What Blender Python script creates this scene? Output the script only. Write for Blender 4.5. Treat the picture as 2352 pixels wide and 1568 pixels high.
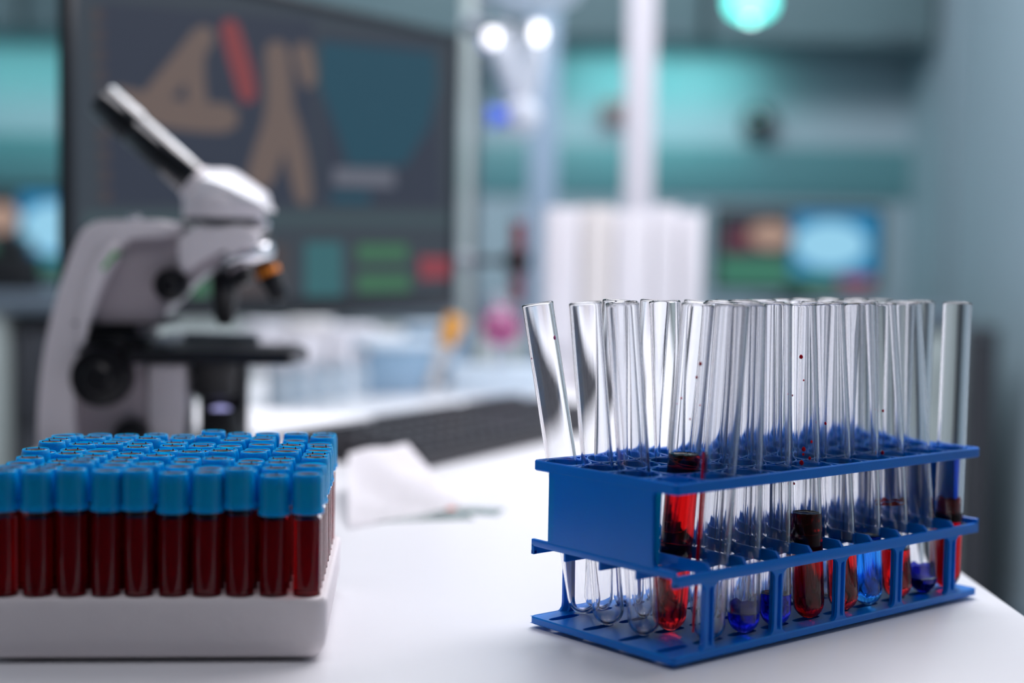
import bpy, bmesh, math, random
from mathutils import Vector, Matrix, Quaternion
random.seed(7)
for o in list(bpy.data.objects):
    bpy.data.objects.remove(o)
SC = bpy.context.scene
C = SC.collection
PI = math.pi

# ------------------------------------------------------------------ camera
CAM_H = 0.185
F_PX, PITCH, ROLL = 3366.0, 0.05496, 0.01677
FW = Vector((0, math.cos(PITCH), -math.sin(PITCH)))
UP0 = Vector((0, math.sin(PITCH), math.cos(PITCH)))
RT0 = Vector((1, 0, 0))
RT = RT0 * math.cos(ROLL) + UP0 * math.sin(ROLL)
UP = UP0 * math.cos(ROLL) - RT0 * math.sin(ROLL)
CAM = Vector((0, 0, CAM_H))
cd = bpy.data.cameras.new('camera')
cam = bpy.data.objects.new('camera', cd)
C.objects.link(cam)
m = Matrix((RT, UP, -FW)).transposed().to_4x4()
m.translation = CAM
cam.matrix_world = m
cd.sensor_width = 36.0
cd.lens = F_PX / 2352 * 36.0
cd.clip_start = 0.02
cd.dof.use_dof = True
cd.dof.focus_distance = 0.745
cd.dof.aperture_fstop = 2.7
SC.camera = cam

# ------------------------------------------------------------------ world, lights, exposure
w = bpy.data.worlds.new('world')
SC.world = w
w.use_nodes = True
w.node_tree.nodes['Background'].inputs[0].default_value = (0.5, 0.62, 0.75, 1)
w.node_tree.nodes['Background'].inputs[1].default_value = 0.15
SC.view_settings.view_transform = 'Standard'
SC.view_settings.look = 'None'
SC.view_settings.gamma = 1
SC.view_settings.exposure = 0.0
SC.cycles.max_bounces = 24
SC.cycles.transmission_bounces = 24
SC.cycles.glossy_bounces = 6
SC.cycles.diffuse_bounces = 4
SC.cycles.transparent_max_bounces = 8
SC.cycles.sample_clamp_indirect = 6.0


def area(name, loc, target, sx, sy, power, col):
    l = bpy.data.lights.new(name, 'AREA')
    l.shape = 'RECTANGLE'
    l.size, l.size_y, l.energy, l.color = sx, sy, power, col
    o = bpy.data.objects.new(name, l)
    C.objects.link(o)
    o.location = loc
    d = Vector(target) - Vector(loc)
    o.rotation_euler = d.to_track_quat('-Z', 'Y').to_euler()
    return o


area('key_light', (0.45, 1.62, 1.25), (0.10, 1.25, 0.0), 1.1, 1.3, 27, (1.0, 0.955, 1.0))
area('ceiling_fill', (-0.3, 0.2, 1.85), (0, 1.0, 0), 1.2, 0.9, 10.0, (0.95, 0.93, 1.0))
area('room_light', (0.0, 2.75, 1.85), (0, 3.7, -.2), 1.8, 0.9, 70, (0.84, 0.92, 1.0))
# ------------------------------------------------------------------ helpers


def ray(px, py):
    return FW + RT * ((px - 1176) / F_PX) - UP * ((py - 784) / F_PX)


def at(px, py, y):
    """point in the place seen at a photograph pixel, on the vertical plane at distance y"""
    r = ray(px, py)
    return CAM + r * (y / r.y)


def on_z(px, py, z=0.0):
    r = ray(px, py)
    return CAM + r * ((z - CAM_H) / r.z)


def proj(P):
    d = P - CAM
    z = d.dot(FW)
    return 1176 + F_PX * d.dot(RT) / z, 784 - F_PX * d.dot(UP) / z


def mat(name, col, rough=0.5, metal=0.0, spec=None, trans=0.0, ior=1.45, emit=None, es=1.0, coat=0.0):
    mm = bpy.data.materials.new(name)
    mm.use_nodes = True
    b = mm.node_tree.nodes['Principled BSDF']
    b.inputs['Base Color'].default_value = (*col, 1)
    b.inputs['Roughness'].default_value = rough
    b.inputs['Metallic'].default_value = metal
    b.inputs['Transmission Weight'].default_value = trans
    b.inputs['IOR'].default_value = ior
    b.inputs['Coat Weight'].default_value = coat
    if spec is not None:
        b.inputs['Specular IOR Level'].default_value = spec
    if emit:
        b.inputs['Emission Color'].default_value = (*emit, 1)
        b.inputs['Emission Strength'].default_value = es
    return mm


def noise_mat(name, c1, c2, scale=40, rough=0.5, bump=0.0, detail=4, metal=0.0, bscale=None):
    mm = mat(name, c1, rough, metal)
    nt = mm.node_tree
    b = nt.nodes['Principled BSDF']
    tc = nt.nodes.new('ShaderNodeTexCoord')
    n = nt.nodes.new('ShaderNodeTexNoise')
    n.inputs['Scale'].default_value = scale
    n.inputs['Detail'].default_value = detail
    nt.links.new(tc.outputs['Object'], n.inputs['Vector'])
    r = nt.nodes.new('ShaderNodeMix')
    r.data_type = 'RGBA'
    r.inputs[6].default_value = (*c1, 1)
    r.inputs[7].default_value = (*c2, 1)
    nt.links.new(n.outputs['Fac'], r.inputs[0])
    nt.links.new(r.outputs[2], b.inputs['Base Color'])
    if bump:
        n2 = nt.nodes.new('ShaderNodeTexNoise')
        n2.inputs['Scale'].default_value = bscale or scale * 3
        n2.inputs['Detail'].default_value = detail
        nt.links.new(tc.outputs['Object'], n2.inputs['Vector'])
        bp = nt.nodes.new('ShaderNodeBump')
        bp.inputs['Strength'].default_value = bump
        bp.inputs['Distance'].default_value = 0.001
        nt.links.new(n2.outputs['Fac'], bp.inputs['Height'])
        nt.links.new(bp.outputs[0], b.inputs['Normal'])
    return mm


def liquid_mat(name, col, dens, ior=1.34, turbid=0.0, tcol=(0.2, 0, 0.01)):
    """two materials of one clear liquid: its free surface, and its side against the glass
    (no bending there: the glass's inner wall carries the glass-to-liquid ratio)"""
    out = []
    for side in (False, True):
        mm = mat(name + ('_side' if side else '_surface'), (1, 1, 1), 0.0, trans=1.0, ior=ior)
        nt = mm.node_tree
        o = nt.nodes['Material Output']
        v = nt.nodes.new('ShaderNodeVolumeAbsorption')
        v.inputs['Color'].default_value = (*col, 1)
        v.inputs['Density'].default_value = dens
        nt.links.new(v.outputs[0], o.inputs['Volume'])
        if side:
            t = nt.nodes.new('ShaderNodeBsdfTransparent')
            src = t
            if turbid:
                d = nt.nodes.new('ShaderNodeBsdfDiffuse')
                d.inputs['Color'].default_value = (*tcol, 1)
                src = nt.nodes.new('ShaderNodeMixShader')
                src.inputs[0].default_value = turbid
                nt.links.new(t.outputs[0], src.inputs[1])
                nt.links.new(d.outputs[0], src.inputs[2])
            nt.links.new(src.outputs[0], o.inputs['Surface'])
        out.append(mm)
    return out


def plastic_translucent(name, col, rough, amount):
    mm = mat(name, col, rough)
    nt = mm.node_tree
    b = nt.nodes['Principled BSDF']
    t = nt.nodes.new('ShaderNodeBsdfTranslucent')
    t.inputs['Color'].default_value = (*col, 1)
    mx = nt.nodes.new('ShaderNodeMixShader')
    mx.inputs[0].default_value = amount
    nt.links.new(b.outputs[0], mx.inputs[1])
    nt.links.new(t.outputs[0], mx.inputs[2])
    nt.links.new(mx.outputs[0], nt.nodes['Material Output'].inputs['Surface'])
    return mm


def waxy(mm, weight, scale, radius):
    b = mm.node_tree.nodes['Principled BSDF']
    b.inputs['Subsurface Weight'].default_value = weight
    b.inputs['Subsurface Scale'].default_value = scale
    b.inputs['Subsurface Radius'].default_value = radius


def add_translucency(mm, col, amount):
    nt = mm.node_tree
    t = nt.nodes.new('ShaderNodeBsdfTranslucent')
    t.inputs['Color'].default_value = (*col, 1)
    mx = nt.nodes.new('ShaderNodeMixShader')
    mx.inputs[0].default_value = amount
    nt.links.new(nt.nodes['Principled BSDF'].outputs[0], mx.inputs[1])
    nt.links.new(t.outputs[0], mx.inputs[2])
    nt.links.new(mx.outputs[0], nt.nodes['Material Output'].inputs['Surface'])


M = {}
M['table'] = noise_mat('white_laminate', (0.80, 0.795, 0.82), (0.84, 0.835, 0.86), 6, 0.28)
M['table_edge'] = mat('table_edge', (0.7, 0.72, 0.74), 0.35)
M['rack'] = noise_mat('blue_polypropylene', (0.0, 0.19, 0.72), (0.0, 0.205, 0.76), 60, 0.29, 0.08, 3, bscale=900)
waxy(M['rack'], 0.3, 0.0018, (0.05, 0.15, 1.0))
M['rack'].node_tree.nodes['Principled BSDF'].inputs['Specular IOR Level'].default_value = 0.4
M['glass'] = mat('test_tube_glass', (0.99, 0.992, 1.0), 0.0, trans=1.0, ior=1.47)
M['wet_vial'] = mat('vial_wall_against_blood', (1, 1, 1), 0.0, trans=1.0, ior=1.36 / 1.34)
M['wet_glass'] = mat('glass_wall_against_liquid', (1, 1, 1), 0.0, trans=1.0, ior=1.47 / 1.34)
M['blood_glass'] = mat('vial_plastic', (1, 0.98, 0.98), 0.0, trans=1.0, ior=1.36)
M['red'] = liquid_mat('red_liquid', (0.93, 0.0, 0.015), 400)
M['darkred'] = liquid_mat('dark_red_liquid', (0.92, 0.0, 0.02), 900, turbid=.15, tcol=(.14, .0, .008))
M['blood'] = liquid_mat('blood_liquid', (0.92, 0.0, 0.02), 360, turbid=.33, tcol=(.55, .0, .014))
M['blueliq'] = liquid_mat('deep_blue_liquid', (0.02, 0.10, 0.985), 420)
M['violet'] = liquid_mat('violet_blue_liquid', (0.22, 0.10, 0.99), 110)
M['cyan'] = liquid_mat('cyan_liquid', (0.0, 0.66, 0.985), 300)
M['drop'] = mat('red_drop', (0.72, 0.0, 0.02), 0.1)
M['pinkdrop'] = mat('pink_residue', (0.75, 0.2, 0.42), 0.15, trans=0.6, ior=1.34)
M['bluefilm'] = mat('blue_residue', (0.10, 0.12, 0.75), 0.15, trans=0.75, ior=1.34)
M['foam'] = noise_mat('white_foam', (0.82, 0.76, 0.78), (0.90, 0.84, 0.855), 35, 0.8, 0.5, 6, bscale=260)
M['cap'] = mat('blue_cap_plastic', (0.0, 0.34, 0.82), 0.22)
waxy(M['cap'], 0.5, 0.0035, (0.05, 0.45, 1.0))
M['stopper'] = noise_mat('grey_brown_rubber', (0.06, 0.04, 0.043), (0.09, 0.065, 0.068), 500, 0.75)
M['stopper'].node_tree.nodes['Principled BSDF'].inputs['Specular IOR Level'].default_value = 0.25
M['bump'] = mat('dark_rubber', (0.02, 0.015, 0.015), 0.4)
M['white_enamel'] = noise_mat('white_enamel', (0.83, 0.78, 0.81), (0.86, 0.81, 0.84), 10, 0.3)
M['white_gloss'] = mat('white_gloss_enamel', (0.88, 0.86, 0.89), 0.25)
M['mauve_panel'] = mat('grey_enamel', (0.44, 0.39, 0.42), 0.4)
M['black'] = mat('black_plastic', (0.008, 0.008, 0.010), 0.3)
M['black_gloss'] = mat('black_gloss', (0.008, 0.008, 0.010), 0.14, ior=1.9, coat=0.8)
M['black_soft'] = mat('black_matte', (0.012, 0.012, 0.014), 0.55)
M['chrome'] = mat('chrome', (0.85, 0.85, 0.88), 0.12, 1.0)
M['orange'] = mat('orange_ring', (0.85, 0.25, 0.02), 0.4)
M['lens'] = mat('lamp_lens', (0.4, 0.4, 0.7), 0.1, emit=(0.42, 0.42, 0.8), es=1.1)
M['green'] = mat('green_plastic', (0.10, 0.5, 0.12), 0.4)
M['bezel'] = mat('monitor_black', (0.012, 0.014, 0.018), 0.3)
M['kb'] = mat('keyboard_black', (0.028, 0.026, 0.032), 0.45)
M['key'] = mat('keycap_black', (0.045, 0.042, 0.05), 0.4)
M['paper'] = noise_mat('paper_white', (0.86, 0.87, 0.90), (0.90, 0.91, 0.94), 20, 0.7)
M['print'] = mat('grey_print', (0.25, 0.3, 0.36), 0.7)
M['tissue'] = noise_mat('tissue_white', (0.90, 0.88, 0.9), (0.95, 0.93, 0.95), 60, 0.9)
M['wall'] = noise_mat('grey_wall_paint', (0.38, 0.46, 0.51), (0.41, 0.49, 0.54), 3, 0.6)
M['front_wall'] = mat('dark_front_wall', (0.07, 0.08, 0.09), 0.7)
M['ceiling'] = mat('ceiling_paint', (0.55, 0.6, 0.63), 0.8)
M['floor'] = noise_mat('grey_vinyl_floor', (0.22, 0.23, 0.25), (0.27, 0.28, 0.30), 4, 0.45)
M['counter'] = mat('counter_grey', (0.20, 0.24, 0.29), 0.4)
M['door_grey'] = mat('cabinet_door_grey', (0.50, 0.54, 0.52), 0.5)
M['dark_gap'] = mat('cabinet_dark', (0.06, 0.06, 0.07), 0.7)
M['cabinet'] = mat('upper_cabinet', (0.15, 0.22, 0.235), 0.45)
M['splash'] = mat('backsplash_teal', (0.13, 0.30, 0.32), 0.4)
M['post'] = mat('white_post', (0.80, 0.78, 0.84), 0.45)
M['alu'] = mat('pale_blue_metal', (0.33, 0.43, 0.55), 0.45)
M['trim'] = mat('wall_trim', (0.28, 0.35, 0.39), 0.5)
M['binder'] = mat('white_binder', (0.86, 0.85, 0.90), 0.5)
M['binder2'] = mat('cream_binder', (0.80, 0.77, 0.76), 0.5)
M['pages'] = mat('binder_pages', (0.75, 0.75, 0.78), 0.9)
M['funnelglass'] = mat('frosted_pale_glass', (0.80, 0.86, 0.95), 0.25, trans=0.3, ior=1.2)
M['clear'] = mat('clear_glass', (0.95, 0.98, 1.0), 0.02, trans=1.0, ior=1.45)
M['bluestop'] = mat('blue_stopcock', (0.03, 0.12, 0.85), 0.3)
M['glint_glow'] = mat('white_glint_glow', (1, 1, 1), 0.3, emit=(1.0, 0.97, 1.0), es=2.6)  # emission standing in for highlights on the funnel's glass, no lamp
M['amber'] = mat('amber_cap', (0.80, 0.36, 0.04), 0.35)
M['beige'] = mat('beige_tube', (0.68, 0.66, 0.64), 0.35)
M['pink'] = mat('pink_liquid', (0.78, 0.14, 0.42), 0.1, trans=0.3, ior=1.33)
M['redflat'] = mat('red_fluid_in_tube', (0.50, 0.03, 0.05), 0.15, trans=0.3, ior=1.33)
M['darkredflat'] = mat('dark_red_fluid_in_tube', (0.30, 0.02, 0.06), 0.15)
M['bluebox'] = mat('pale_blue_plastic', (0.30, 0.46, 0.62), 0.3)
M['bluebox2'] = mat('ice_blue_plastic', (0.66, 0.78, 0.88), 0.3)
M['holder'] = mat('grey_clip_metal', (0.30, 0.33, 0.36), 0.35, 0.3)
M['steel'] = mat('dull_steel', (0.2, 0.23, 0.27), 0.35, 0.8)
M['lampcyan'] = mat('cyan_lamp', (0.2, 1, 0.9), 0.3, emit=(0.16, 1.0, 0.88), es=2.6)
M['lampcore'] = mat('cyan_lamp_core', (1, 1, 1), 0.3, emit=(0.8, 1.0, 1.0), es=5.0)
M['redspot'] = mat('orange_red_smear', (0.8, 0.16, 0.08), 0.3)
M['slide'] = mat('glass_slide', (0.82, 0.90, 0.88), 0.05, trans=0.85, ior=1.45)


def scr(name, c, s=1.0):
    # a lit patch of a display
    return mat(name, (0.01, 0.01, 0.012), 0.35, emit=c, es=s, spec=0.12)


def finish(name, bm, mt, parent=None, smooth=True, angle=40):
    me = bpy.data.meshes.new(name)
    bmesh.ops.recalc_face_normals(bm, faces=bm.faces[:])
    bm.to_mesh(me)
    bm.free()
    mts = mt if isinstance(mt, (list, tuple)) else [mt]
    for q in mts:
        me.materials.append(q)
    if smooth:
        for p in me.polygons:
            p.use_smooth = True
        try:
            me.set_sharp_from_angle(angle=math.radians(angle))
        except Exception:
            pass
    o = bpy.data.objects.new(name, me)
    C.objects.link(o)
    if parent:
        o.parent = parent
    return o


def tag(o, label=None, cat=None, group=None, kind=None):
    if label:
        o['label'] = label
    if cat:
        o['category'] = cat
    if group:
        o['group'] = group
    if kind:
        o['kind'] = kind
    return o


def thing(name, label, cat, loc=(0, 0, 0), rz=0.0, group=None):
    o = bpy.data.objects.new(name, None)
    o.empty_display_size = 0.02
    C.objects.link(o)
    o.location = loc
    o.rotation_euler = (0, 0, rz)
    return tag(o, label, cat, group)


def struct(name, bm, mt, parent=None, **k):
    o = finish(name, bm, mt, parent, **k)
    if not parent:
        o['kind'] = 'structure'
    return o


def box(bm, x0, x1, y0, y1, z0, z1, bev=0.0, seg=2, mi=0):
    vs = [bm.verts.new((x, y, z)) for x in (x0, x1) for y in (y0, y1) for z in (z0, z1)]
    idx = [(0, 1, 3, 2), (4, 6, 7, 5), (0, 4, 5, 1), (2, 3, 7, 6), (0, 2, 6, 4), (1, 5, 7, 3)]
    fs = [bm.faces.new([vs[i] for i in q]) for q in idx]
    for f in fs:
        f.material_index = mi
    if bev > 0:
        es = list({e for f in fs for e in f.edges})
        bmesh.ops.bevel(bm, geom=es, offset=bev, segments=seg, affect='EDGES', profile=0.5)
    return vs


def nbm():
    return bmesh.new()


def boxb(*a, **k):
    bm = nbm()
    box(bm, *a, **k)
    return bm


def lathe(bm, prof, seg=32, mi=0, close=False, T=None):
    """prof: list of (r, z); revolved round z"""
    rings = []
    for r, z in prof:
        if r < 1e-7:
            v = Vector((0, 0, z))
            rings.append([bm.verts.new(T @ v if T else v)])
        else:
            ring = []
            for i in range(seg):
                a = 2 * PI * i / seg
                v = Vector((r * math.cos(a), r * math.sin(a), z))
                ring.append(bm.verts.new(T @ v if T else v))
            rings.append(ring)
    n = len(rings)
    for k in range(n if close else n - 1):
        A, B = rings[k], rings[(k + 1) % n]
        if len(A) == 1 and len(B) == 1:
            continue
        for i in range(seg):
            j = (i + 1) % seg
            if len(A) == 1:
                f = bm.faces.new((A[0], B[i], B[j]))
            elif len(B) == 1:
                f = bm.faces.new((A[i], A[j], B[0]))
            else:
                f = bm.faces.new((A[i], A[j], B[j], B[i]))
            f.material_index = mi
    return rings


def frame_to(a, b):
    a, b = Vector(a), Vector(b)
    d = (b - a)
    q = Vector((0, 0, 1)).rotation_difference(d.normalized())
    return Matrix.Translation(a) @ q.to_matrix().to_4x4(), d.length


def rod(bm, a, b, r0, r1=None, seg=24, mi=0, bev=0.0):
    T, L = frame_to(a, b)
    r1 = r0 if r1 is None else r1
    if bev:
        pr = [(0, 0), (r0 - bev, 0), (r0 - bev * .3, bev * .3), (r0, bev), (r1, L - bev), (r1 - bev * .3, L - bev * .3), (r1 - bev, L), (0, L)]
    else:
        pr = [(0, 0), (r0, 0), (r1, L), (0, L)]
    lathe(bm, pr, seg, mi, T=T)


def extrude_poly(bm, pts, y0, y1, mi=0, bev=0.0, seg=2):
    """pts in the xz plane, from y0 to y1"""
    A = [bm.verts.new((x, y0, z)) for x, z in pts]
    B = [bm.verts.new((x, y1, z)) for x, z in pts]
    n = len(pts)
    fs = [bm.faces.new(A), bm.faces.new(list(reversed(B)))]
    for i in range(n):
        j = (i + 1) % n
        fs.append(bm.faces.new((A[j], A[i], B[i], B[j])))
    for f in fs:
        f.material_index = mi
    if bev:
        es = [e for e in {e for f in fs[:2] for e in f.edges}]
        bmesh.ops.bevel(bm, geom=es, offset=bev, segments=seg, affect='EDGES', profile=0.5)


def smooth_poly(pts, it=2):
    for _ in range(it):
        q = []
        n = len(pts)
        for i in range(n):
            a, b = pts[i], pts[(i + 1) % n]
            q.append((a[0] * .75 + b[0] * .25, a[1] * .75 + b[1] * .25))
            q.append((a[0] * .25 + b[0] * .75, a[1] * .25 + b[1] * .75))
        pts = q
    return pts


def holed_cell(bm, x0, x1, y0, y1, hole, z0, z1, n=24, bottom=True):
    """a rectangular plate cell with a hole; hole(angle) gives its outline round the cell's centre"""
    cx, cy = (x0 + x1) / 2, (y0 + y1) / 2
    hx, hy = (x1 - x0) / 2, (y1 - y0) / 2
    rings = []
    outer, inner = [], []
    for i in range(n):
        a = 2 * PI * (i + .5) / n
        c, s = math.cos(a), math.sin(a)
        k = 1 / max(abs(c) / 1.0, abs(s) / 1.0)
        outer.append((cx + hx * c * k, cy + hy * s * k))
        inner.append((cx + hole(a)[0], cy + hole(a)[1]))
    ot = [bm.verts.new((x, y, z1)) for x, y in outer]
    it = [bm.verts.new((x, y, z1)) for x, y in inner]
    ib = [bm.verts.new((x, y, z0)) for x, y in inner]
    ob = [bm.verts.new((x, y, z0)) for x, y in outer] if bottom else None
    for i in range(n):
        j = (i + 1) % n
        bm.faces.new((ot[i], ot[j], it[j], it[i]))
        bm.faces.new((it[i], it[j], ib[j], ib[i]))
        if bottom:
            bm.faces.new((ob[j], ob[i], ib[i], ib[j]))
    # square corners of the cell
    for sx, sy in ((1, 1), (-1, 1), (-1, -1), (1, -1)):
        pos = (cx + hx * sx, cy + hy * sy)
        a = math.atan2(sy, sx) % (2 * PI)
        i = int((a / (2 * PI)) * n - .5)
        j = (i + 1) % n
        v = bm.verts.new((*pos, z1))
        bm.faces.new((ot[i], v, ot[j]))
        if bottom:
            v = bm.verts.new((*pos, z0))
            bm.faces.new((ob[j], v, ob[i]))
    return ib


def ord_word(i):
    return ['first', 'second', 'third', 'fourth', 'fifth', 'sixth', 'seventh', 'eighth', 'ninth', 'tenth'][i]


# ------------------------------------------------------------------ the room
Z_FLOOR, Z_CEIL = -0.75, 1.95
XL, XR, Y0, Y1 = -2.3, 1.27, -1.6, 4.75
struct('floor', boxb(XL, XR, Y0, Y1, Z_FLOOR - .05, Z_FLOOR), M['floor'])
struct('ceiling', boxb(XL, XR, Y0, Y1, Z_CEIL, Z_CEIL + .05), M['ceiling'])
struct('wall_back', boxb(XL, XR, Y1, Y1 + .08, Z_FLOOR, Z_CEIL), M['wall'])
struct('wall_left', boxb(XL - .08, XL, Y0, Y1, Z_FLOOR, Z_CEIL), M['wall'])
struct('wall_right', boxb(XR, XR + .08, Y0, Y1, Z_FLOOR, Z_CEIL), M['wall'])
struct('wall_front', boxb(XL, XR, Y0 - .08, Y0, Z_FLOOR, Z_CEIL), M['front_wall'])
bm = nbm()
box(bm, XR - .02, XR, Y0, Y1, Z_FLOOR, Z_FLOOR + .1, .004)
struct('baseboard_right', bm, M['counter'])
# panel joints of the right wall
for k, (y, wd) in enumerate(((3.35, .05), (4.25, .04))):
    struct('trim_%d' % (k + 1), boxb(XR - .025, XR, y, y + wd, Z_FLOOR + .1, Z_CEIL, bev=.003), M['trim'])
# backsplash strip on the back wall behind the far counter
zt = at(1700, 335, Y1).z
zb = at(1700, 455, Y1).z
struct('trim_3', boxb(XL, XR, Y1 - .012, Y1, zb, zt, bev=.002), M['splash'])

# ------------------------------------------------------------------ the white table
TX1 = 0.279
bm = nbm()
box(bm, -.385, TX1, 0.56, 2.42, -0.028, 0.0, 0.004, 3)
tb = thing('lab_table', 'white laminate lab table under the tube racks and microscope', 'table')
finish('tabletop', bm, M['table'], tb)
for x, y in ((-.375, .60), (TX1 - .06, .60), (-.375, 2.32), (TX1 - .06, 2.32)):
    finish('leg', boxb(x, x + .05, y, y + .05, Z_FLOOR, -.0285, bev=.003), M['table_edge'], tb)

# ------------------------------------------------------------------ blue rack
RX, RY, RA = 0.07556, 0.65751, 0.6989
RL, RW = 0.24566, 0.09981
PX_, PY_ = RL / 10, RW / 4
rack = thing('test_tube_rack', 'blue plastic rack of ten by four places holding glass test tubes', 'rack', (RX, RY, 0), RA)
rackM = Matrix.Translation((RX, RY, 0)) @ Matrix.Rotation(RA, 4, 'Z')


def rw(x, y, z=0.0):
    return rackM @ Vector((x, y, z))


def stadium(a, hl=.0098, hr=.0026):
    c, s = math.cos(a), math.sin(a)
    x = hl * c + hr * .35 * c
    # superellipse-like slot, long along the rack
    k = (abs(c) ** 3 + abs(s) ** 3) ** (-1 / 3)
    return (hl * c * k, hr * s * k)


# base plate with forty slots
bm = nbm()
BZ0, BZ1 = .0022, .0056
for i in range(10):
    for j in range(4):
        holed_cell(bm, i * PX_, (i + 1) * PX_, j * PY_, (j + 1) * PY_, stadium, BZ0, BZ1, 24)
rr = .003
n = 5


def rim_outline(x0, x1, y0, y1, r, n=5):
    pts = []
    for cx, cy, a0 in ((x1 - r, y1 - r, 0), (x0 + r, y1 - r, 90), (x0 + r, y0 + r, 180), (x1 - r, y0 + r, 270)):
        for k in range(n + 1):
            a = math.radians(a0 + 90 * k / n)
            pts.append((cx + r * math.cos(a), cy + r * math.sin(a)))
    return pts


def ring_frame(bm, x0, x1, y0, y1, t, z0, z1, r=.003, e=.0006):
    """a closed rim of thickness t with a softened section"""
    prof = [(0, z0 + e), (0, z1 - e), (e, z1), (t - e, z1), (t, z1 - e), (t, z0 + e), (t - e, z0), (e, z0)]
    loops = []
    for d, z in prof:
        rr_ = max(r - d, .0004)
        loops.append([bm.verts.new((x, y, z)) for x, y in rim_outline(x0 + d, x1 - d, y0 + d, y1 - d, rr_)])
    m_ = len(loops)
    for k in range(m_):
        A, B = loops[k], loops[(k + 1) % m_]
        for i in range(len(A)):
            j = (i + 1) % len(A)
            bm.faces.new((A[i], A[j], B[j], B[i]))


ring_frame(bm, -.0004, RL + .0004, -.0004, RW + .0004, .0016, BZ0 - .0002, BZ1 + .0002, .0035)
finish('base_plate', bm, M['rack'], rack)
for x in (.02, RL / 2, RL - .02):
    for y in (.012, RW - .012):
        bm = nbm()
        lathe(bm, [(0, 0), (.004, 0), (.005, .0022), (0, .0022)], 16)
        o = finish('foot', bm, M['rack'], rack)
        o.location = (x, y, 0)

# top plate: rim, cross ribs and a collar in every place
TZ0, TZ1 = .0800, .0853
bm = nbm()
ring_frame(bm, 0, RL, 0, RW, .0018, TZ0, TZ1, .003)
for i in range(1, 10):
    box(bm, i * PX_ - .0007, i * PX_ + .0007, .0015, RW - .0015, TZ0 + .0002, TZ1 - .0006)
for j in range(1, 4):
    box(bm, .0015, RL - .0015, j * PY_ - .0007, j * PY_ + .0007, TZ0 + .0002, TZ1 - .0006)
finish('top_plate', bm, M['rack'], rack)
ring_me = None
for i in range(10):
    for j in range(4):
        if ring_me is None:
            bm = nbm()
            # four arcs hugging the corners of the place, thin at the middle of each wall
            R0 = .0113
            for q in range(4):
                a0 = PI / 2 * q + .10
                a1 = PI / 2 * (q + 1) - .10
                N = 9
                lo = []
                for k in range(N):
                    a = a0 + (a1 - a0) * k / (N - 1)
                    c, s = math.cos(a), math.sin(a)
                    kx = (abs(c) ** 2.25 + abs(s) ** 2.25) ** (-1 / 2.25)
                    ro, ri = R0 * kx, (R0 - .0010) * kx
                    lo.append([bm.verts.new((ro * c, ro * s, .0042)), bm.verts.new((ri * c, ri * s, .0042)),
                               bm.verts.new((ri * c, ri * s, 0)), bm.verts.new((ro * c, ro * s, 0))])
                for k in range(N - 1):
                    for t in range(4):
                        bm.faces.new((lo[k][t], lo[k][(t + 1) % 4], lo[k + 1][(t + 1) % 4], lo[k + 1][t]))
                bm.faces.new(lo[0])
                bm.faces.new(list(reversed(lo[-1])))
            o = finish('collar', bm, M['rack'], rack)
            ring_me = o.data
        else:
            o = bpy.data.objects.new('collar', ring_me)
            C.objects.link(o)
            o.parent = rack
        o.location = ((i + .5) * PX_, (j + .5) * PY_, TZ0 + .0003)

# middle plate
MZ0, MZ1 = .0374, .0452
bm = nbm()
t = .0022
box(bm, 0, t, 0, RW, MZ0 + .0041, MZ1, .0005, 2)
box(bm, RL - t, RL, 0, RW, MZ0 + .0041, MZ1, .0005, 2)
for y in (0, RW - t):
    box(bm, 0, RL, y, y + t, MZ0, MZ1 - .0024, .0005, 2)
for j in range(1, 4):
    box(bm, .0002, RL - .0002, j * PY_ - .0008, j * PY_ + .0008, MZ0, MZ0 + .0046, .0003, 1)
for y in (0.0, RW - t):
    # the rim's downward lip at the two ends
    box(bm, 0, t, y, y + t, MZ0, MZ0 + .002, .0002, 1)
finish('middle_plate', bm, M['rack'], rack)
wave_me = None
for i in range(1, 10):
    if wave_me is None:
        # cross rib, thicker where it meets the long ribs, ends rounded over the rim
        bm = nbm()
        N = 48
        y0, y1 = .0006, RW - .0006
        zr0, zr1 = MZ0 + .0030, MZ1 + .0009
        secs = []
        for k in range(N + 1):
            y = y0 + (y1 - y0) * k / N
            u = (y / PY_) % 1.0
            h = .0007 + .0006 * abs(2 * u - 1) ** 2.4 * (1 if .01 < y < RW - .01 else .4)
            e = min(y - y0, y1 - y)
            top = zr1 if e > .0022 else zr1 - (.0022 - math.sqrt(max(.0022 ** 2 - (.0022 - e) ** 2, 0)))
            secs.append([bm.verts.new((-h, y, zr0)), bm.verts.new((h, y, zr0)), bm.verts.new((h, y, top - .0004)),
                         bm.verts.new((h * .6, y, top)), bm.verts.new((-h * .6, y, top)), bm.verts.new((-h, y, top - .0004))])
        for k in range(N):
            for q in range(6):
                bm.faces.new((secs[k][q], secs[k][(q + 1) % 6], secs[k + 1][(q + 1) % 6], secs[k + 1][q]))
        bm.faces.new(secs[0])
        bm.faces.new(list(reversed(secs[-1])))
        o = finish('cross_rib', bm, M['rack'], rack)
        wave_me = o.data
    else:
        o = bpy.data.objects.new('cross_rib', wave_me)
        C.objects.link(o)
        o.parent = rack
    o.location = (i * PX_, 0, 0)


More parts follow.
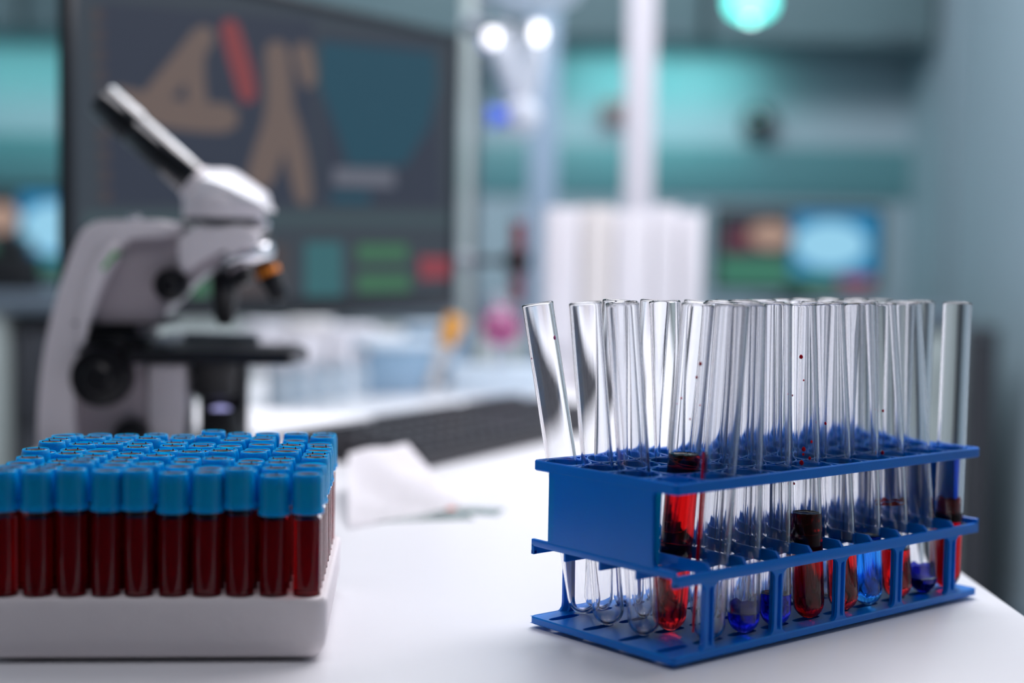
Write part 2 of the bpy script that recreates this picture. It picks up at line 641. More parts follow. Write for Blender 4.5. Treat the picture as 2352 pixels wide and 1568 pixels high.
# end panels with filleted corners
def end_panel(x0, x1):
    yl, yr = .0160, RW - .0168
    zb_, zt_ = MZ1 - .0006, TZ0 + .0006
    zlow = MZ0 + .0041
    r = .0042
    pts = []
    # yz outline with concave fillets where the panel meets the plates
    def arc(cy, cz, a0, a1, n=6):
        return [(cy + r * math.cos(math.radians(a0 + (a1 - a0) * k / n)), cz + r * math.sin(math.radians(a0 + (a1 - a0) * k / n))) for k in range(n + 1)]
    pts += [(yl - r, zlow), (yr + r, zlow)]
    pts += arc(yr + r, zb_ + r, 270, 180)
    pts += arc(yr + r, zt_ - r, 180, 90)
    pts += arc(yl - r, zt_ - r, 90, 0)
    pts += arc(yl - r, zb_ + r, 0, -90)
    bm = nbm()
    A = [bm.verts.new((x0, y, z)) for y, z in pts]
    B = [bm.verts.new((x1, y, z)) for y, z in pts]
    bm.faces.new(A)
    bm.faces.new(list(reversed(B)))
    for i in range(len(A)):
        j = (i + 1) % len(A)
        bm.faces.new((A[j], A[i], B[i], B[j]))
    bmesh.ops.triangulate(bm, faces=[f for f in bm.faces if len(f.verts) > 4])
    return finish('end_panel', bm, M['rack'], rack, angle=30)


end_panel(.0001, .0030)
end_panel(RL - .0030, RL - .0001)

# posts along both long sides, each with a grooved outer face
post_me = None
for side in (0, 1):
    for i in (1, 3, 5, 7, 9):
        if post_me is None:
            bm = nbm()
            zs = [(BZ1 - .0004, 2.4), (BZ1 + .0006, 1.55), (BZ1 + .002, 1.15), (BZ1 + .0045, 1.0), (MZ0 - .0045, 1.0), (MZ0 - .002, 1.15), (MZ0 - .0006, 1.6), (MZ0 + .0008, 2.6)]
            hw, dp = .0030, .0048
            secs = []
            for z, k in zs:
                w_ = hw * k
                g = .0026 if .99 < k < 1.01 else .0
                sec = [(-w_, 0), (-.0008, 0), (-.0005, g), (.0016, g), (.0019, 0), (w_, 0), (w_, .0016), (hw * .45 * (k if k > 1.2 else 1), dp * .7), (hw * .45 * (k if k > 1.2 else 1), dp), (-hw * .45 * (k if k > 1.2 else 1), dp), (-hw * .45 * (k if k > 1.2 else 1), dp * .7), (-w_, .0016)]
                secs.append([bm.verts.new((x, y, z)) for x, y in sec])
            for a, b in zip(secs[:-1], secs[1:]):
                for q in range(len(a)):
                    bm.faces.new((a[q], a[(q + 1) % len(a)], b[(q + 1) % len(a)], b[q]))
            bm.faces.new(secs[0])
            bm.faces.new(list(reversed(secs[-1])))
            o = finish('post', bm, M['rack'], rack, angle=35)
            post_me = o.data
        else:
            o = bpy.data.objects.new('post', post_me)
            C.objects.link(o)
            o.parent = rack
        o.location = (i * PX_, 0.0002 if side == 0 else RW - .0002, 0)
        if side:
            o.rotation_euler = (0, 0, PI)
bm = nbm()
rod(bm, (RL / 2, RW / 2, MZ0 + .003), (RL / 2, RW / 2, TZ1 - .001), .0014, seg=12)
finish('centre_pillar', bm, M['rack'], rack)

# ------------------------------------------------------------------ glass test tubes
TL, TR, TI = .1605, .0079, .0069


def tube_profile():
    p = []
    # outer, from the bottom centre up
    for k in range(0, 9):
        a = PI / 2 * k / 8
        p.append((TR * math.sin(a), TR * 1.08 - TR * 1.08 * math.cos(a)))
    p += [(TR, .03), (TR, TL * .5), (TR, TL - .0022), (TR + .00015, TL - .0012), (TR + .00015, TL - .0005), (TR - .0002, TL - .0001), ((TR + TI) / 2, TL),
          (TI + .0002, TL - .0002), (TI, TL - .0008)]
    p += [(TI, TL * .5), (TI, .03)]
    for k in range(8, -1, -1):
        a = PI / 2 * k / 8
        p.append((TI * math.sin(a), .0013 + TI * 1.08 - TI * 1.08 * math.cos(a)))
    p[0] = (0, p[0][1])
    p[-1] = (0, p[-1][1])
    return p


bm = nbm()
lathe(bm, tube_profile(), 40)
tube_proto = finish('tube_glass_mesh', bm, M['glass'], angle=60)
tube_me = tube_proto.data
bpy.data.objects.remove(tube_proto)


def liquid_mesh(h, mt, tilt=None, r=TI - .00001, b0=.00131):
    """liquid column of height h; its surface stays level while the tube leans by the vector tilt (in tube axes)"""
    bm = nbm()
    pr = []
    for k in range(0, 8):
        a = PI / 2 * k / 8
        pr.append((r * math.sin(a), b0 + r * 1.08 * (1 - math.cos(a))))
    pr += [(r, b0 + r * 1.08 + .0005)]
    if h > .014:
        pr.append((r, h - .0014))
    pr += [(r, h + .0006)]
    rings = lathe(bm, pr, 40, mi=1)
    top = [(r * .93, h + .0001), (r * .8, h - .0002), (0, h - .0002)]
    last = rings[-1]
    for rr_, z in top:
        if rr_ > 0:
            cur = [bm.verts.new((rr_ * math.cos(2 * PI * i / 40), rr_ * math.sin(2 * PI * i / 40), z)) for i in range(40)]
            for i in range(40):
                bm.faces.new((last[i], last[(i + 1) % 40], cur[(i + 1) % 40], cur[i]))
        else:
            cur = [bm.verts.new((0, 0, z))]
            for i in range(40):
                bm.faces.new((last[i], last[(i + 1) % 40], cur[0]))
        rings.append(cur)
        last = cur
    if tilt:
        for ring in rings[-4:]:
            for v in ring:
                v.co.z += -(v.co.x * tilt[0] + v.co.y * tilt[1])
    bmesh.ops.recalc_face_normals(bm, faces=bm.faces[:])
    me = bpy.data.meshes.new('liquid')
    bm.to_mesh(me)
    bm.free()
    for p in me.polygons:
        p.use_smooth = True
    me.set_sharp_from_angle(angle=math.radians(60))
    for q_ in mt:
        me.materials.append(q_)
    return me


def wet_tube(h):
    """copy of the tube whose inner wall below the liquid's surface is a glass-to-liquid wall"""
    bm = nbm()
    pr = tube_profile()
    k = max(i for i, (r_, z) in enumerate(pr) if abs(r_ - TI) < 1e-6 and z > h)
    pr.insert(k + 1, (TI, h + .0003))
    lathe(bm, pr, 40)
    bmesh.ops.recalc_face_normals(bm, faces=bm.faces[:])
    for f in bm.faces:
        c = f.calc_center_median()
        if math.hypot(c.x, c.y) < TI + .0001 and c.z < h + .0003 and (c.z > .012 or c.z > .0013 + TI * 1.08 * (1 - math.sqrt(max(0, 1 - (math.hypot(c.x, c.y) / TI) ** 2))) - .0006):
            f.material_index = 1
    me = bpy.data.meshes.new('test_tube')
    bm.to_mesh(me)
    bm.free()
    for p in me.polygons:
        p.use_smooth = True
    me.set_sharp_from_angle(angle=math.radians(60))
    me.materials.append(M['glass'])
    me.materials.append(M['wet_glass'])
    return me


def drop_mesh(name, r, sx=1, sz=1.2, mt=None):
    bm = nbm()
    bmesh.ops.create_icosphere(bm, subdivisions=2, radius=r)
    for v in bm.verts:
        v.co.x *= .35
        v.co.y *= sx
        v.co.z *= sz
        if v.co.z > 0:
            v.co.y *= 1 - .35 * v.co.z / (r * sz)
    me = bpy.data.meshes.new(name)
    bm.to_mesh(me)
    bm.free()
    for p in me.polygons:
        p.use_smooth = True
    me.materials.append(mt or M['drop'])
    return me


# (row, place): bottom x pixel, top x pixel ; rows counted from the camera
known = {
    (3, 0): (1345, 1234), (2, 0): (1400, 1344), (1, 0): (1482, 1430), (2, 1): (1481, 1427), (3, 1): (1375, 1420), (3, 2): (1445, 1506),
    (2, 2): (1552, 1526), (1, 1): (1536, 1603), (0, 1): (1624, 1683), (0, 2): (1707, 1722), (0, 3): (1780, 1782), (0, 4): (1858, 1838),
    (0, 5): (1938, 1903), (0, 6): (1993, 1975), (0, 7): (2062, 2023), (0, 8): (2121, 2083), (0, 9): (2171, 2199),
    (3, 3): (1520, 1606), (3, 4): (1590, 1676), (3, 5): (1665, 1745), (3, 6): (1735, 1805), (3, 7): (1800, 1850), (3, 8): (1860, 1905),
    (3, 9): (1915, 1980), (1, 2): (1620, 1652), (1, 9): (2088, 2114), (1, 8): (2030, 2075), (2, 9): (2008, 2020), (1, 7): (1966, 1985),
    (2, 8): (1940, 1962), (2, 3): (1605, 1655), (1, 3): (1690, 1712),
}
# liquids: surface y pixel
liquids = {(1, 1): (1042, 'red', 'bright red liquid filled past the upper plate'),
           (0, 2): (1404, 'blueliq', 'a little deep blue liquid'),
           (0, 3): (1364, 'blueliq', 'a short column of blue liquid'),
           (0, 4): (1180, 'darkred', 'dark red liquid up above the middle plate'),
           (0, 5): (1262, 'red', 'dark red liquid up to the middle plate'),
           (0, 6): (1232, 'cyan', 'bright cyan liquid'),
           (0, 7): (1262, 'red', 'red liquid up to the middle plate and a red film higher up'),
           (0, 8): (1326, 'violet', 'a little violet blue liquid'),
           (0, 9): (1176, 'darkred', 'dark red liquid at the right end')}
rownames = ['front row', 'second row', 'third row', 'back row']
tubeobjs = {}
tubeinfo = {}
for j in range(4):
    for i in range(10):
        if (j, i) == (0, 0):
            continue
        c0 = rw((i + .5) * PX_, (j + .5) * PY_, BZ1)
        px0, py0 = proj(c0)
        ptop = proj(rw((i + .5) * PX_, (j + .5) * PY_, .163))
        if (j, i) in known:
            bx, tx = known[(j, i)]
        else:
            bx = px0 + random.uniform(-12, 12)
            tx = ptop[0] + random.uniform(-22, 26)
        # the foot stands on the base plate in its place, shifted along the rack
        bot = c0 + (rw(1, 0) - rw(0, 0)) * ((bx - px0) / (F_PX / c0.y) / (math.cos(RA) * 1.0 + math.sin(RA) * -(px0 - 1176) / F_PX))
        rt_ = ray(tx, 715)
        ty = bot.y + random.uniform(-.004, .004)
        top = CAM + rt_ * (ty / rt_.y)
        # keep the tube inside its place at both plates: only the depth is adjusted
        axis = top - bot
        horiz = Vector((axis.x, axis.y, 0))
        L2 = horiz.length
        zt = math.sqrt(TL ** 2 - L2 ** 2)
        axis = Vector((axis.x, axis.y, zt)).normalized()
        q = Vector((0, 0, 1)).rotation_difference(axis)
        lean = 'leaning' if L2 > .012 else 'upright'
        place = '%s place of the %s from the left end of the blue rack' % (ord_word(i), rownames[j])
        if (j, i) in liquids:
            what = 'glass test tube with '
        ob = bpy.data.objects.new('test_tube', tube_me)
        C.objects.link(ob)
        ob.rotation_mode = 'QUATERNION'
        ob.rotation_quaternion = q
        ob.location = bot + Vector((0, 0, .0001))
        tubeobjs[(j, i)] = ob
        tubeinfo[(j, i)] = (bot, axis, q)
        short = '%s place of the rack\'s %s' % (ord_word(i), rownames[j])
        if (j, i) in liquids:
            ysurf, mk, desc = liquids[(j, i)]
            # height at which the surface reaches the pixel row
            best = min((abs(proj(bot + axis * (h / 1000))[1] - ysurf), h) for h in range(3, 130))[1] / 1000
            inv = q.inverted() @ Vector((0, 0, 1))
            lo = bpy.data.objects.new('liquid', liquid_mesh(best, M[mk], (inv.x / inv.z, inv.y / inv.z)))
            C.objects.link(lo)
            lo.parent = ob
            ob.data = wet_tube(best)
            dd = {'red': 'red liquid', 'darkred': 'dark red liquid', 'blueliq': 'deep blue liquid', 'cyan': 'bright cyan liquid', 'violet': 'violet blue liquid'}[mk]
            lo['label'] = dd
            tag(ob, 'test tube holding %s, %s' % (dd, short), 'test tube', 'glass test tubes in the blue rack')
        elif (j, i) == (3, 0):
            tag(ob, 'empty test tube leaning out left at the left corner, first in the back row', 'test tube', 'glass test tubes in the blue rack')
        else:
            tag(ob, 'empty clear glass test tube, %s' % short, 'test tube', 'glass test tubes in the blue rack')

BARE = 'drops of red residue'


def add_drops(cell, pixels, mt='drop', name='droplet'):
    bot, axis, q = tubeinfo[cell]
    ob = tubeobjs[cell]
    inv = Matrix.Translation(ob.location) @ q.to_matrix().to_4x4()
    inv = inv.inverted()
    me = {}
    for px, py, r in pixels:
        # where the line of sight meets the tube's near wall
        rd = ray(px, py)
        o_ = inv @ CAM
        d_ = (inv @ (CAM + rd)) - o_
        a = d_.x ** 2 + d_.y ** 2
        b = 2 * (o_.x * d_.x + o_.y * d_.y)
        c = o_.x ** 2 + o_.y ** 2 - TR ** 2
        D = b * b - 4 * a * c
        if D < 0:
            continue
        s = (-b - math.sqrt(D)) / (2 * a)
        P = o_ + d_ * s
        if not (.005 < P.z < TL - .004):
            continue
        rr_ = r / F_PX * bot.y
        o = bpy.data.objects.new(name, drop_mesh(name, rr_, mt=M[mt]))
        C.objects.link(o)
        o.parent = ob
        o.location = P
        o.rotation_euler = (0, 0, math.atan2(P.y, P.x))
        o['label'] = 'red drop on the glass' if mt == 'drop' else 'pink drop on the glass'


add_drops((1, 1), [(1609, 835, 4.2), (1600, 866, 3), (1565, 914, 2.6), (1608, 930, 2), (1585, 962, 2.2), (1555, 927, 1.4)])
add_drops((0, 4), [(1840, 819, 4.5), (1846, 873, 2), (1820, 908, 2), (1821, 907, 1.4), (1864, 1014, 3.2), (1846, 1031, 5), (1860, 1052, 3.6), (1841, 1062, 5.5), (1845, 1043, 3), (1824, 1110, 3)])
add_drops((0, 5), [(1896, 972, 3.5)])
add_drops((0, 7), [(2027, 1039, 4.5), (2028, 943, 3)])
add_drops((0, 1), [(1617, 765, 3.6)], 'pinkdrop')
add_drops((3, 0), [(1274, 775, 4.5), (1221, 823, 2.4)], 'pinkdrop')
add_drops((0, 8), [(2062, 1010, 3)])


def streak(cell, px, y0, y1, w_, mt, name, label):
    """a thin film running down the tube's near wall"""
    bot, axis, q = tubeinfo[cell]
    ob = tubeobjs[cell]
    W2L = (Matrix.Translation(ob.location) @ q.to_matrix().to_4x4()).inverted()
    bm = nbm()
    N = 12
    prev = None
    for k in range(N + 1):
        py = y0 + (y1 - y0) * k / N
        pxx = px[0] + (px[1] - px[0]) * k / N
        row = []
        for s_ in (-1, 1):
            rd = ray(pxx + s_ * w_, py)
            o_ = W2L @ CAM
            d_ = (W2L @ (CAM + rd)) - o_
            a = d_.x ** 2 + d_.y ** 2
            b = 2 * (o_.x * d_.x + o_.y * d_.y)
            c = o_.x ** 2 + o_.y ** 2 - (TR + .0001) ** 2
            D = max(b * b - 4 * a * c, 0)
            P = o_ + d_ * ((-b - math.sqrt(D)) / (2 * a))
            rad = Vector((P.x, P.y, 0)).normalized()
            row += [bm.verts.new(P), bm.verts.new(P + rad * .0002)]
        if prev:
            for a_, b_ in ((0, 1), (1, 3), (3, 2), (2, 0)):
                bm.faces.new((prev[a_], prev[b_], row[b_], row[a_]))
        else:
            bm.faces.new((row[0], row[1], row[3], row[2]))
        prev = row
    bm.faces.new((prev[0], prev[1], prev[3], prev[2]))
    o = finish(name, bm, M[mt], ob)
    o['label'] = label


streak((0, 1), (1616, 1592), 1038, 1452, 2.3, 'drop', 'residue', 'thin red streak running down the glass')


def film(cell, y0, y1, mt, name, label, arc=PI * 2, a0=0):
    bot, axis, q = tubeinfo[cell]
    ob = tubeobjs[cell]
    def hh(y):
        return min((abs(proj(bot + axis * (h / 2000))[1] - y), h) for h in range(3, 300))[1] / 2000
    za, zb_ = hh(y1), hh(y0)
    bm = nbm()
    n = 32
    R1, R0_ = TI - .00002, TI - .0003
    for k in range(n):
        aa = a0 + arc * k / n
        ab = a0 + arc * (k + 1) / n
        wob = lambda a: .0008 * math.sin(3 * a + 1) + .0005 * math.sin(7 * a)
        P = [(R1, aa, za), (R1, ab, za), (R1, ab, zb_ + wob(ab)), (R1, aa, zb_ + wob(aa))]
        Q = [(R0_, a, z) for _, a, z in P]
        vp = [bm.verts.new((r * math.cos(a), r * math.sin(a), z)) for r, a, z in P]
        vq = [bm.verts.new((r * math.cos(a), r * math.sin(a), z)) for r, a, z in Q]
        bm.faces.new(vp)
        bm.faces.new(list(reversed(vq)))
        for t_ in (0, 2):
            bm.faces.new((vp[t_], vp[(t_ + 1) % 4], vq[(t_ + 1) % 4], vq[t_]))
    bmesh.ops.remove_doubles(bm, verts=bm.verts, dist=1e-6)
    o = finish(name, bm, M[mt], ob)
    o['label'] = label


film((0, 2), 1384, 1402, 'bluefilm', 'residue', 'blue film left on the glass above the liquid')
film((0, 8), 1296, 1322, 'bluefilm', 'residue', 'pale blue film on the glass above the liquid')
M['redfilm'] = mat('red_film', (0.55, 0.02, 0.03), 0.15, trans=0.8, ior=1.34)
film((0, 9), 1146, 1174, 'redfilm', 'residue', 'thin red film on the glass above the liquid')
film((0, 7), 1149, 1156, 'redfilm', 'residue', 'red ring drying on the glass')

# ------------------------------------------------------------------ foam tray with a hundred blue capped tubes
GX, GY, GA, GP = -.09261, .66782, .0758, .01518
TRZ = .0300
tray = thing('foam_tray', 'white foam block holding a hundred blue-capped blood tubes', 'tray', (GX, GY, 0), GA)
trayM = Matrix.Translation((GX, GY, 0)) @ Matrix.Rotation(GA, 4, 'Z')
HR = .0065
bm = nbm()
hz0 = .0125
hole = lambda a: (HR * math.cos(a), HR * math.sin(a))
for i in range(10):
    for j in range(10):
        x, y = -i * GP, j * GP
        ib = holed_cell(bm, x - GP / 2, x + GP / 2, y - GP / 2, y + GP / 2, hole, hz0, TRZ, 24, bottom=False)
        bm.faces.new(ib)
mg = .0092 - GP / 2 + .0
x0, x1, y0, y1 = -9.5 * GP, .5 * GP, -.5 * GP, 9.5 * GP
ex = .0020
e = .0022
prof = [(-ex - 0, TRZ - e), (-ex + .0004, TRZ - e * .4), (-ex + .0012, TRZ - .0002), (0.0, TRZ)]
# skin of the block: outline loops from the inner top edge outwards and down
loops = []


def rect_loop(d, z, r):
    return [bm.verts.new((x, y, z)) for x, y in rim_outline(x0 - d, x1 + d, y0 - d, y1 + d, r, 6)]


def rect_loop_sharp(z):
    pts = rim_outline(x0, x1, y0, y1, .0003, 6)
    return [bm.verts.new((x, y, z)) for x, y in pts]


loops.append(rect_loop_sharp(TRZ))
for d, z, r in ((.0006, TRZ, .0040), (.0014, TRZ - .0004, .0052), (.0020, TRZ - .0014, .0062), (.0022, TRZ - .003, .0066), (.0018, .012, .0066), (.0010, .0075, .0064),
                (-.0006, .0040, .0060), (-.0030, .0022, .0050), (-.006, .0020, .0040)):
    loops.append(rect_loop(d, z, r))
for A, B in zip(loops[:-1], loops[1:]):
    for i in range(len(A)):
        j = (i + 1) % len(A)
        bm.faces.new((A[i], A[j], B[j], B[i]))
bm.faces.new(loops[-1])
finish('foam_block', bm, M['foam'], tray, angle=50)
bm = nbm()
box(bm, x0 + .012, x1 - .012, y0 + .012, y1 - .012, 0.0, .0022, .001, 1)
finish('base_pad', bm, M['foam'], tray)

# prototypes of the vial's parts (origin at the vial's foot)
VR, VI, VL = .00635, .0056, .070
bm = nbm()
pr = []
for k in range(7):
    a = PI / 2 * k / 6
    pr.append((VR * math.sin(a), VR * (1 - math.cos(a))))
pr += [(VR, VL), (VI, VL), (VI, .0523), (VI, VR + .001)]
nk = len(pr) - 2
for k in range(6, -1, -1):
    a = PI / 2 * k / 6
    pr.append((VI * math.sin(a), .001 + VI * (1 - math.cos(a))))
pr[0] = (0, 0)
pr[-1] = (0, pr[-1][1])
lathe(bm, pr[:nk + 1], 36)
lathe(bm, pr[nk:], 36, mi=1)
bmesh.ops.remove_doubles(bm, verts=bm.verts, dist=1e-7)
v_glass = finish('glass_body', bm, [M['blood_glass'], M['wet_vial']], angle=50)
bm = nbm()
rl = VI - .00001
pr = [(0, .00101)]
for k in range(1, 7):
    a = PI / 2 * k / 6
    pr.append((rl * math.sin(a), .00101 + rl * (1 - math.cos(a))))
pr += [(rl, .052)]
lathe(bm, pr, 36, mi=1)
lathe(bm, [(rl, .052), (rl * .9, .0516), (0, .0516)], 36)
bmesh.ops.remove_doubles(bm, verts=bm.verts, dist=1e-7)
v_blood = finish('blood', bm, M['blood'], angle=50)
# cap: ribbed skirt, flared foot, open top with a lip
CAPH, CR = .0183, .0070
bm = nbm()
seg = 72
prof = [(CR + .00045, 0, 0), (CR + .00055, .0006, 0), (CR + .00050, .0016, 0), (CR + .00005, .0022, .4), (CR, .0035, 1), (CR - .0002, CAPH - .0030, 1), (CR - .0003, CAPH - .0018, .3),
        (CR - .0005, CAPH - .0006, 0), (CR - .0007, CAPH - .0001, 0), (CR - .0008, CAPH, 0), (CR - .00095, CAPH - .0004, 0), (CR - .0010, CAPH - .0024, 0), (.002, CAPH - .0026, 0), (0, CAPH - .0026, 0)]
rings = []
for r, z, k in prof:
    if r == 0:
        rings.append([bm.verts.new((0, 0, z))])
        continue
    rings.append([bm.verts.new(((r + (.00012 * k if i % 2 else -.0001 * k)) * math.cos(2 * PI * i / seg), (r + (.00012 * k if i % 2 else -.0001 * k)) * math.sin(2 * PI * i / seg), z)) for i in range(seg)])
for A, B in zip(rings[:-1], rings[1:]):
    for i in range(seg):
        j = (i + 1) % seg
        if len(B) == 1:
            bm.faces.new((A[i], A[j], B[0]))
        else:
            bm.faces.new((A[i], A[j], B[j], B[i]))
# underside with an opening for the vial
ri = [bm.verts.new(((VR + .00015) * math.cos(2 * PI * i / seg), (VR + .00015) * math.sin(2 * PI * i / seg), 0)) for i in range(seg)]
r2 = [bm.verts.new(((VR + .00015) * math.cos(2 * PI * i / seg), (VR + .00015) * math.sin(2 * PI * i / seg), CAPH - .004)) for i in range(seg)]
for i in range(seg):
    j = (i + 1) % seg
    bm.faces.new((rings[0][j], rings[0][i], ri[i], ri[j]))
    bm.faces.new((ri[j], ri[i], r2[i], r2[j]))
bm.faces.new(r2)
v_cap = finish('cap', bm, M['cap'], angle=50)
# rubber stopper seen in the open top
bm = nbm()
zc = CAPH - .0022
lathe(bm, [(0, zc - .0003), (.0022, zc - .0003), (.0024, zc + .0002), (.0028, zc + .0011), (.0032, zc + .0015), (.0055, zc + .0016), (.0058, zc + .0014), (.0059, zc - .0001), (0, zc - .0004)], 28)
v_stop = finish('stopper', bm, M['stopper'], angle=50)
bump_me = []
bm = nbm()
bmesh.ops.create_icosphere(bm, subdivisions=1, radius=.00042)
for v in bm.verts:
    v.co.z *= 1.3
v_bump = finish('bump', bm, M['bump'])
protos = {'glass_body': v_glass.data, 'blood': v_blood.data, 'cap': v_cap.data, 'stopper': v_stop.data, 'bump': v_bump.data}
for o in (v_glass, v_blood, v_cap, v_stop, v_bump):
    bpy.data.objects.remove(o)
rnd = random.Random(21)
rown = ['front row', 'second row', 'third row', 'fourth row', 'fifth row', 'sixth row', 'seventh row', 'eighth row', 'ninth row', 'back row']
for j in range(10):
    for i in range(10):
        base = trayM @ Vector((-i * GP, j * GP, hz0 + .0004))
        t_ = thing('blood_tube', 'blue-capped tube of blood, %s from the left in the foam block\'s %s' % (ord_word(9 - i), rown[j]), 'blood tube', base, 0, 'blue-capped blood tubes in the foam block')
        t_.rotation_euler = (rnd.uniform(-.012, .012), rnd.uniform(-.014, .014), rnd.uniform(0, 6.28))
        dz = rnd.uniform(-.0012, .0012)
        t_.location.z += rnd.uniform(0, .0022)
        capz = .0548 + dz
        for nm, z in (('glass_body', 0), ('blood', 0), ('cap', capz)):
            o = bpy.data.objects.new(nm, protos[nm])
            C.objects.link(o)
            o.parent = t_
            o.location = (0, 0, z)
            if nm == 'cap':
                capo = o
        o = bpy.data.objects.new('stopper', protos['stopper'])
        C.objects.link(o)
        o.parent = capo
        for a in (0.3, 0.3 + 2.09, 0.3 + 4.19):
            pass
        bm_ = None
        if rnd.random() < .72:
            for a in range(4):
                b = bpy.data.objects.new('bump', protos['bump'])
                C.objects.link(b)
                b.parent = capo
                an = a * PI / 2 + rnd.uniform(-.15, .15)
                b.location = (.0046 * math.cos(an), .0046 * math.sin(an), CAPH - .0002)

# ------------------------------------------------------------------ microscope
MY = 1.17
mic = thing('microscope', 'white monocular microscope with black eyepiece tube and black stage', 'microscope', (0, 0, 0))


def mp(px, py, dy=0.0):
    p = at(px, py, MY)
    return (p.x, MY + dy, p.z)


def mxz(px, py):
    p = at(px, py, MY)
    return (p.x, p.z)


S = MY / F_PX
# arm: curved white spine and grey web
spine = [(232, 508), (300, 506), (432, 508), (432, 545), (310, 548), (292, 560), (262, 620), (228, 690), (208, 760), (196, 850), (192, 930), (196, 1010), (196, 1120), (112, 1120), (108, 1000), (112, 900), (124, 800), (146, 700), (178, 600), (205, 535)]
bm = nbm()
extrude_poly(bm, [mxz(*p) for p in smooth_poly(spine, 2)], MY - .026, MY + .026, bev=.005, seg=3)
finish('arm', bm, M['white_enamel'], mic, angle=60)
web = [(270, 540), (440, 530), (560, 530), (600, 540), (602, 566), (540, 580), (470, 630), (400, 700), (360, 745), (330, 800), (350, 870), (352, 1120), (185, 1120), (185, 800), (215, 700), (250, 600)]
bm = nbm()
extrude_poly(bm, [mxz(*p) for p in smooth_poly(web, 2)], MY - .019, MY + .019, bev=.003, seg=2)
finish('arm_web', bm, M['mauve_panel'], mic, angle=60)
# rounded handle ridge with a green mark
hr = [(255, 565), (290, 552), (296, 580), (262, 640), (232, 720), (214, 800), (196, 800), (204, 720), (228, 630)]
bm = nbm()
extrude_poly(bm, [mxz(*p) for p in smooth_poly(hr, 2)], MY - .030, MY - .018, bev=.003, seg=2)
finish('handle_ridge', bm, M['white_enamel'], mic, angle=60)
bm = nbm()
extrude_poly(bm, [mxz(*p) for p in ((288, 575), (294, 582), (262, 622), (258, 612))], MY - .0305, MY - .0185)
finish('green_mark', bm, M['green'], mic)
# front column of the stage carrier
bm = nbm()
a, b = mxz(352, 830), mxz(436, 1118)
box(bm, a[0], b[0], MY - .021, MY + .018, b[1], a[1], .004, 3)
finish('stage_carrier', bm, M['white_enamel'], mic)
# head: flat block under the turning head
hd = [(425, 516), (608, 516), (608, 572), (560, 568), (520, 578), (470, 606), (425, 640)]
bm = nbm()
extrude_poly(bm, [mxz(*p) for p in smooth_poly(hd, 1)], MY - .030, MY + .030, bev=.006, seg=3)
finish('head_block', bm, M['white_enamel'], mic, angle=60)
hx, hz = mxz(514, 512)
R = 93 * S
bm = nbm()
lathe(bm, [(0, 0), (R * .96, 0), (R * .96, .0035), (0, .0035)], 40, T=Matrix.Translation((hx, MY, hz)))
finish('head_gap_ring', bm, M['black_soft'], mic)
bm = nbm()
lathe(bm, [(0, .0035), (R * .98, .0035), (R, .005), (R, .0165), (R * .97, .0205), (R * .88, .0245), (R * .70, .0275), (0, .029)], 40, T=Matrix.Translation((hx, MY, hz)))
finish('turning_head', bm, M['white_enamel'], mic)
# wedge-shaped prism housing: its bright upper face slopes down towards the viewer
yr, yf = MY - .002, MY - .030
ridge = [at(462, 396, yr), at(474, 386, yr), at(526, 387, yr), at(606, 443, yr), at(609, 470, yr)]
low = [at(452, 424, yf), at(470, 410, yf), at(520, 428, yf), at(606, 472, yf), at(609, 478, yf)]
back = [p + Vector((0, .030, 0)) for p in ridge]
bot_f = [at(448, 450, yf), at(470, 452, yf), at(520, 462, yf), at(590, 480, yf), at(609, 484, yf)]
bot_b = [p + Vector((0, .055, 0)) for p in bot_f]
bm = nbm()
rows_ = [[bm.verts.new(p) for p in L_] for L_ in (bot_f, low, ridge, back, bot_b)]
for a_, b_ in zip(rows_, rows_[1:] + rows_[:1]):
    for i in range(4):
        bm.faces.new((a_[i], a_[i + 1], b_[i + 1], b_[i]))
bm.faces.new([q_[0] for q_ in rows_])
bm.faces.new([q_[4] for q_ in rows_][::-1])
bmesh.ops.bevel(bm, geom=bm.edges[:], offset=.0012, segments=2, affect='EDGES')
finish('prism_housing', bm, M['white_gloss'], mic, angle=30)
# eyepiece tube
A_, B_ = Vector(mp(452, 424)), Vector(mp(234, 228))
d_ = (B_ - A_).normalized()
bm = nbm()
rod(bm, A_ - d_ * .006, A_ + d_ * .004, .0168, .0150, 32)
finish('tube_collar', bm, M['white_enamel'], mic)
bm = nbm()
rod(bm, A_ + d_ * .003, A_ + (B_ - A_) * .66, .0142, seg=36, bev=.0008)
finish('eyepiece_tube', bm, M['black_gloss'], mic)
bm = nbm()
T, L_ = frame_to(A_ + (B_ - A_) * .66, B_)
lathe(bm, [(0, 0), (.0148, 0), (.0150, .001), (.0150, L_ - .002), (.0140, L_), (.0100, L_ + .0005), (.0085, L_ - .002), (0, L_ - .003)], 36, T=T)
ep = finish('eyepiece', bm, M['black_gloss'], mic)
# nosepiece and objectives
nx, nz = mxz(560, 588)
ax = Vector((.30, 0, -1)).normalized()
T, _ = frame_to((nx, MY, nz), Vector((nx, MY, nz)) + ax)
bm = nbm()
lathe(bm, [(0, -.010), (.020, -.010), (.024, -.006), (.0255, .000), (.024, .005), (.018, .010), (0, .012)], 40, T=T)
finish('nosepiece', bm, M['chrome'], mic)
bm = nbm()
lathe(bm, [(0, -.013), (.026, -.013), (.027, -.010), (.0262, -.006), (0, -.006)], 40, T=T)
finish('nosepiece_plate', bm, M['black'], mic)


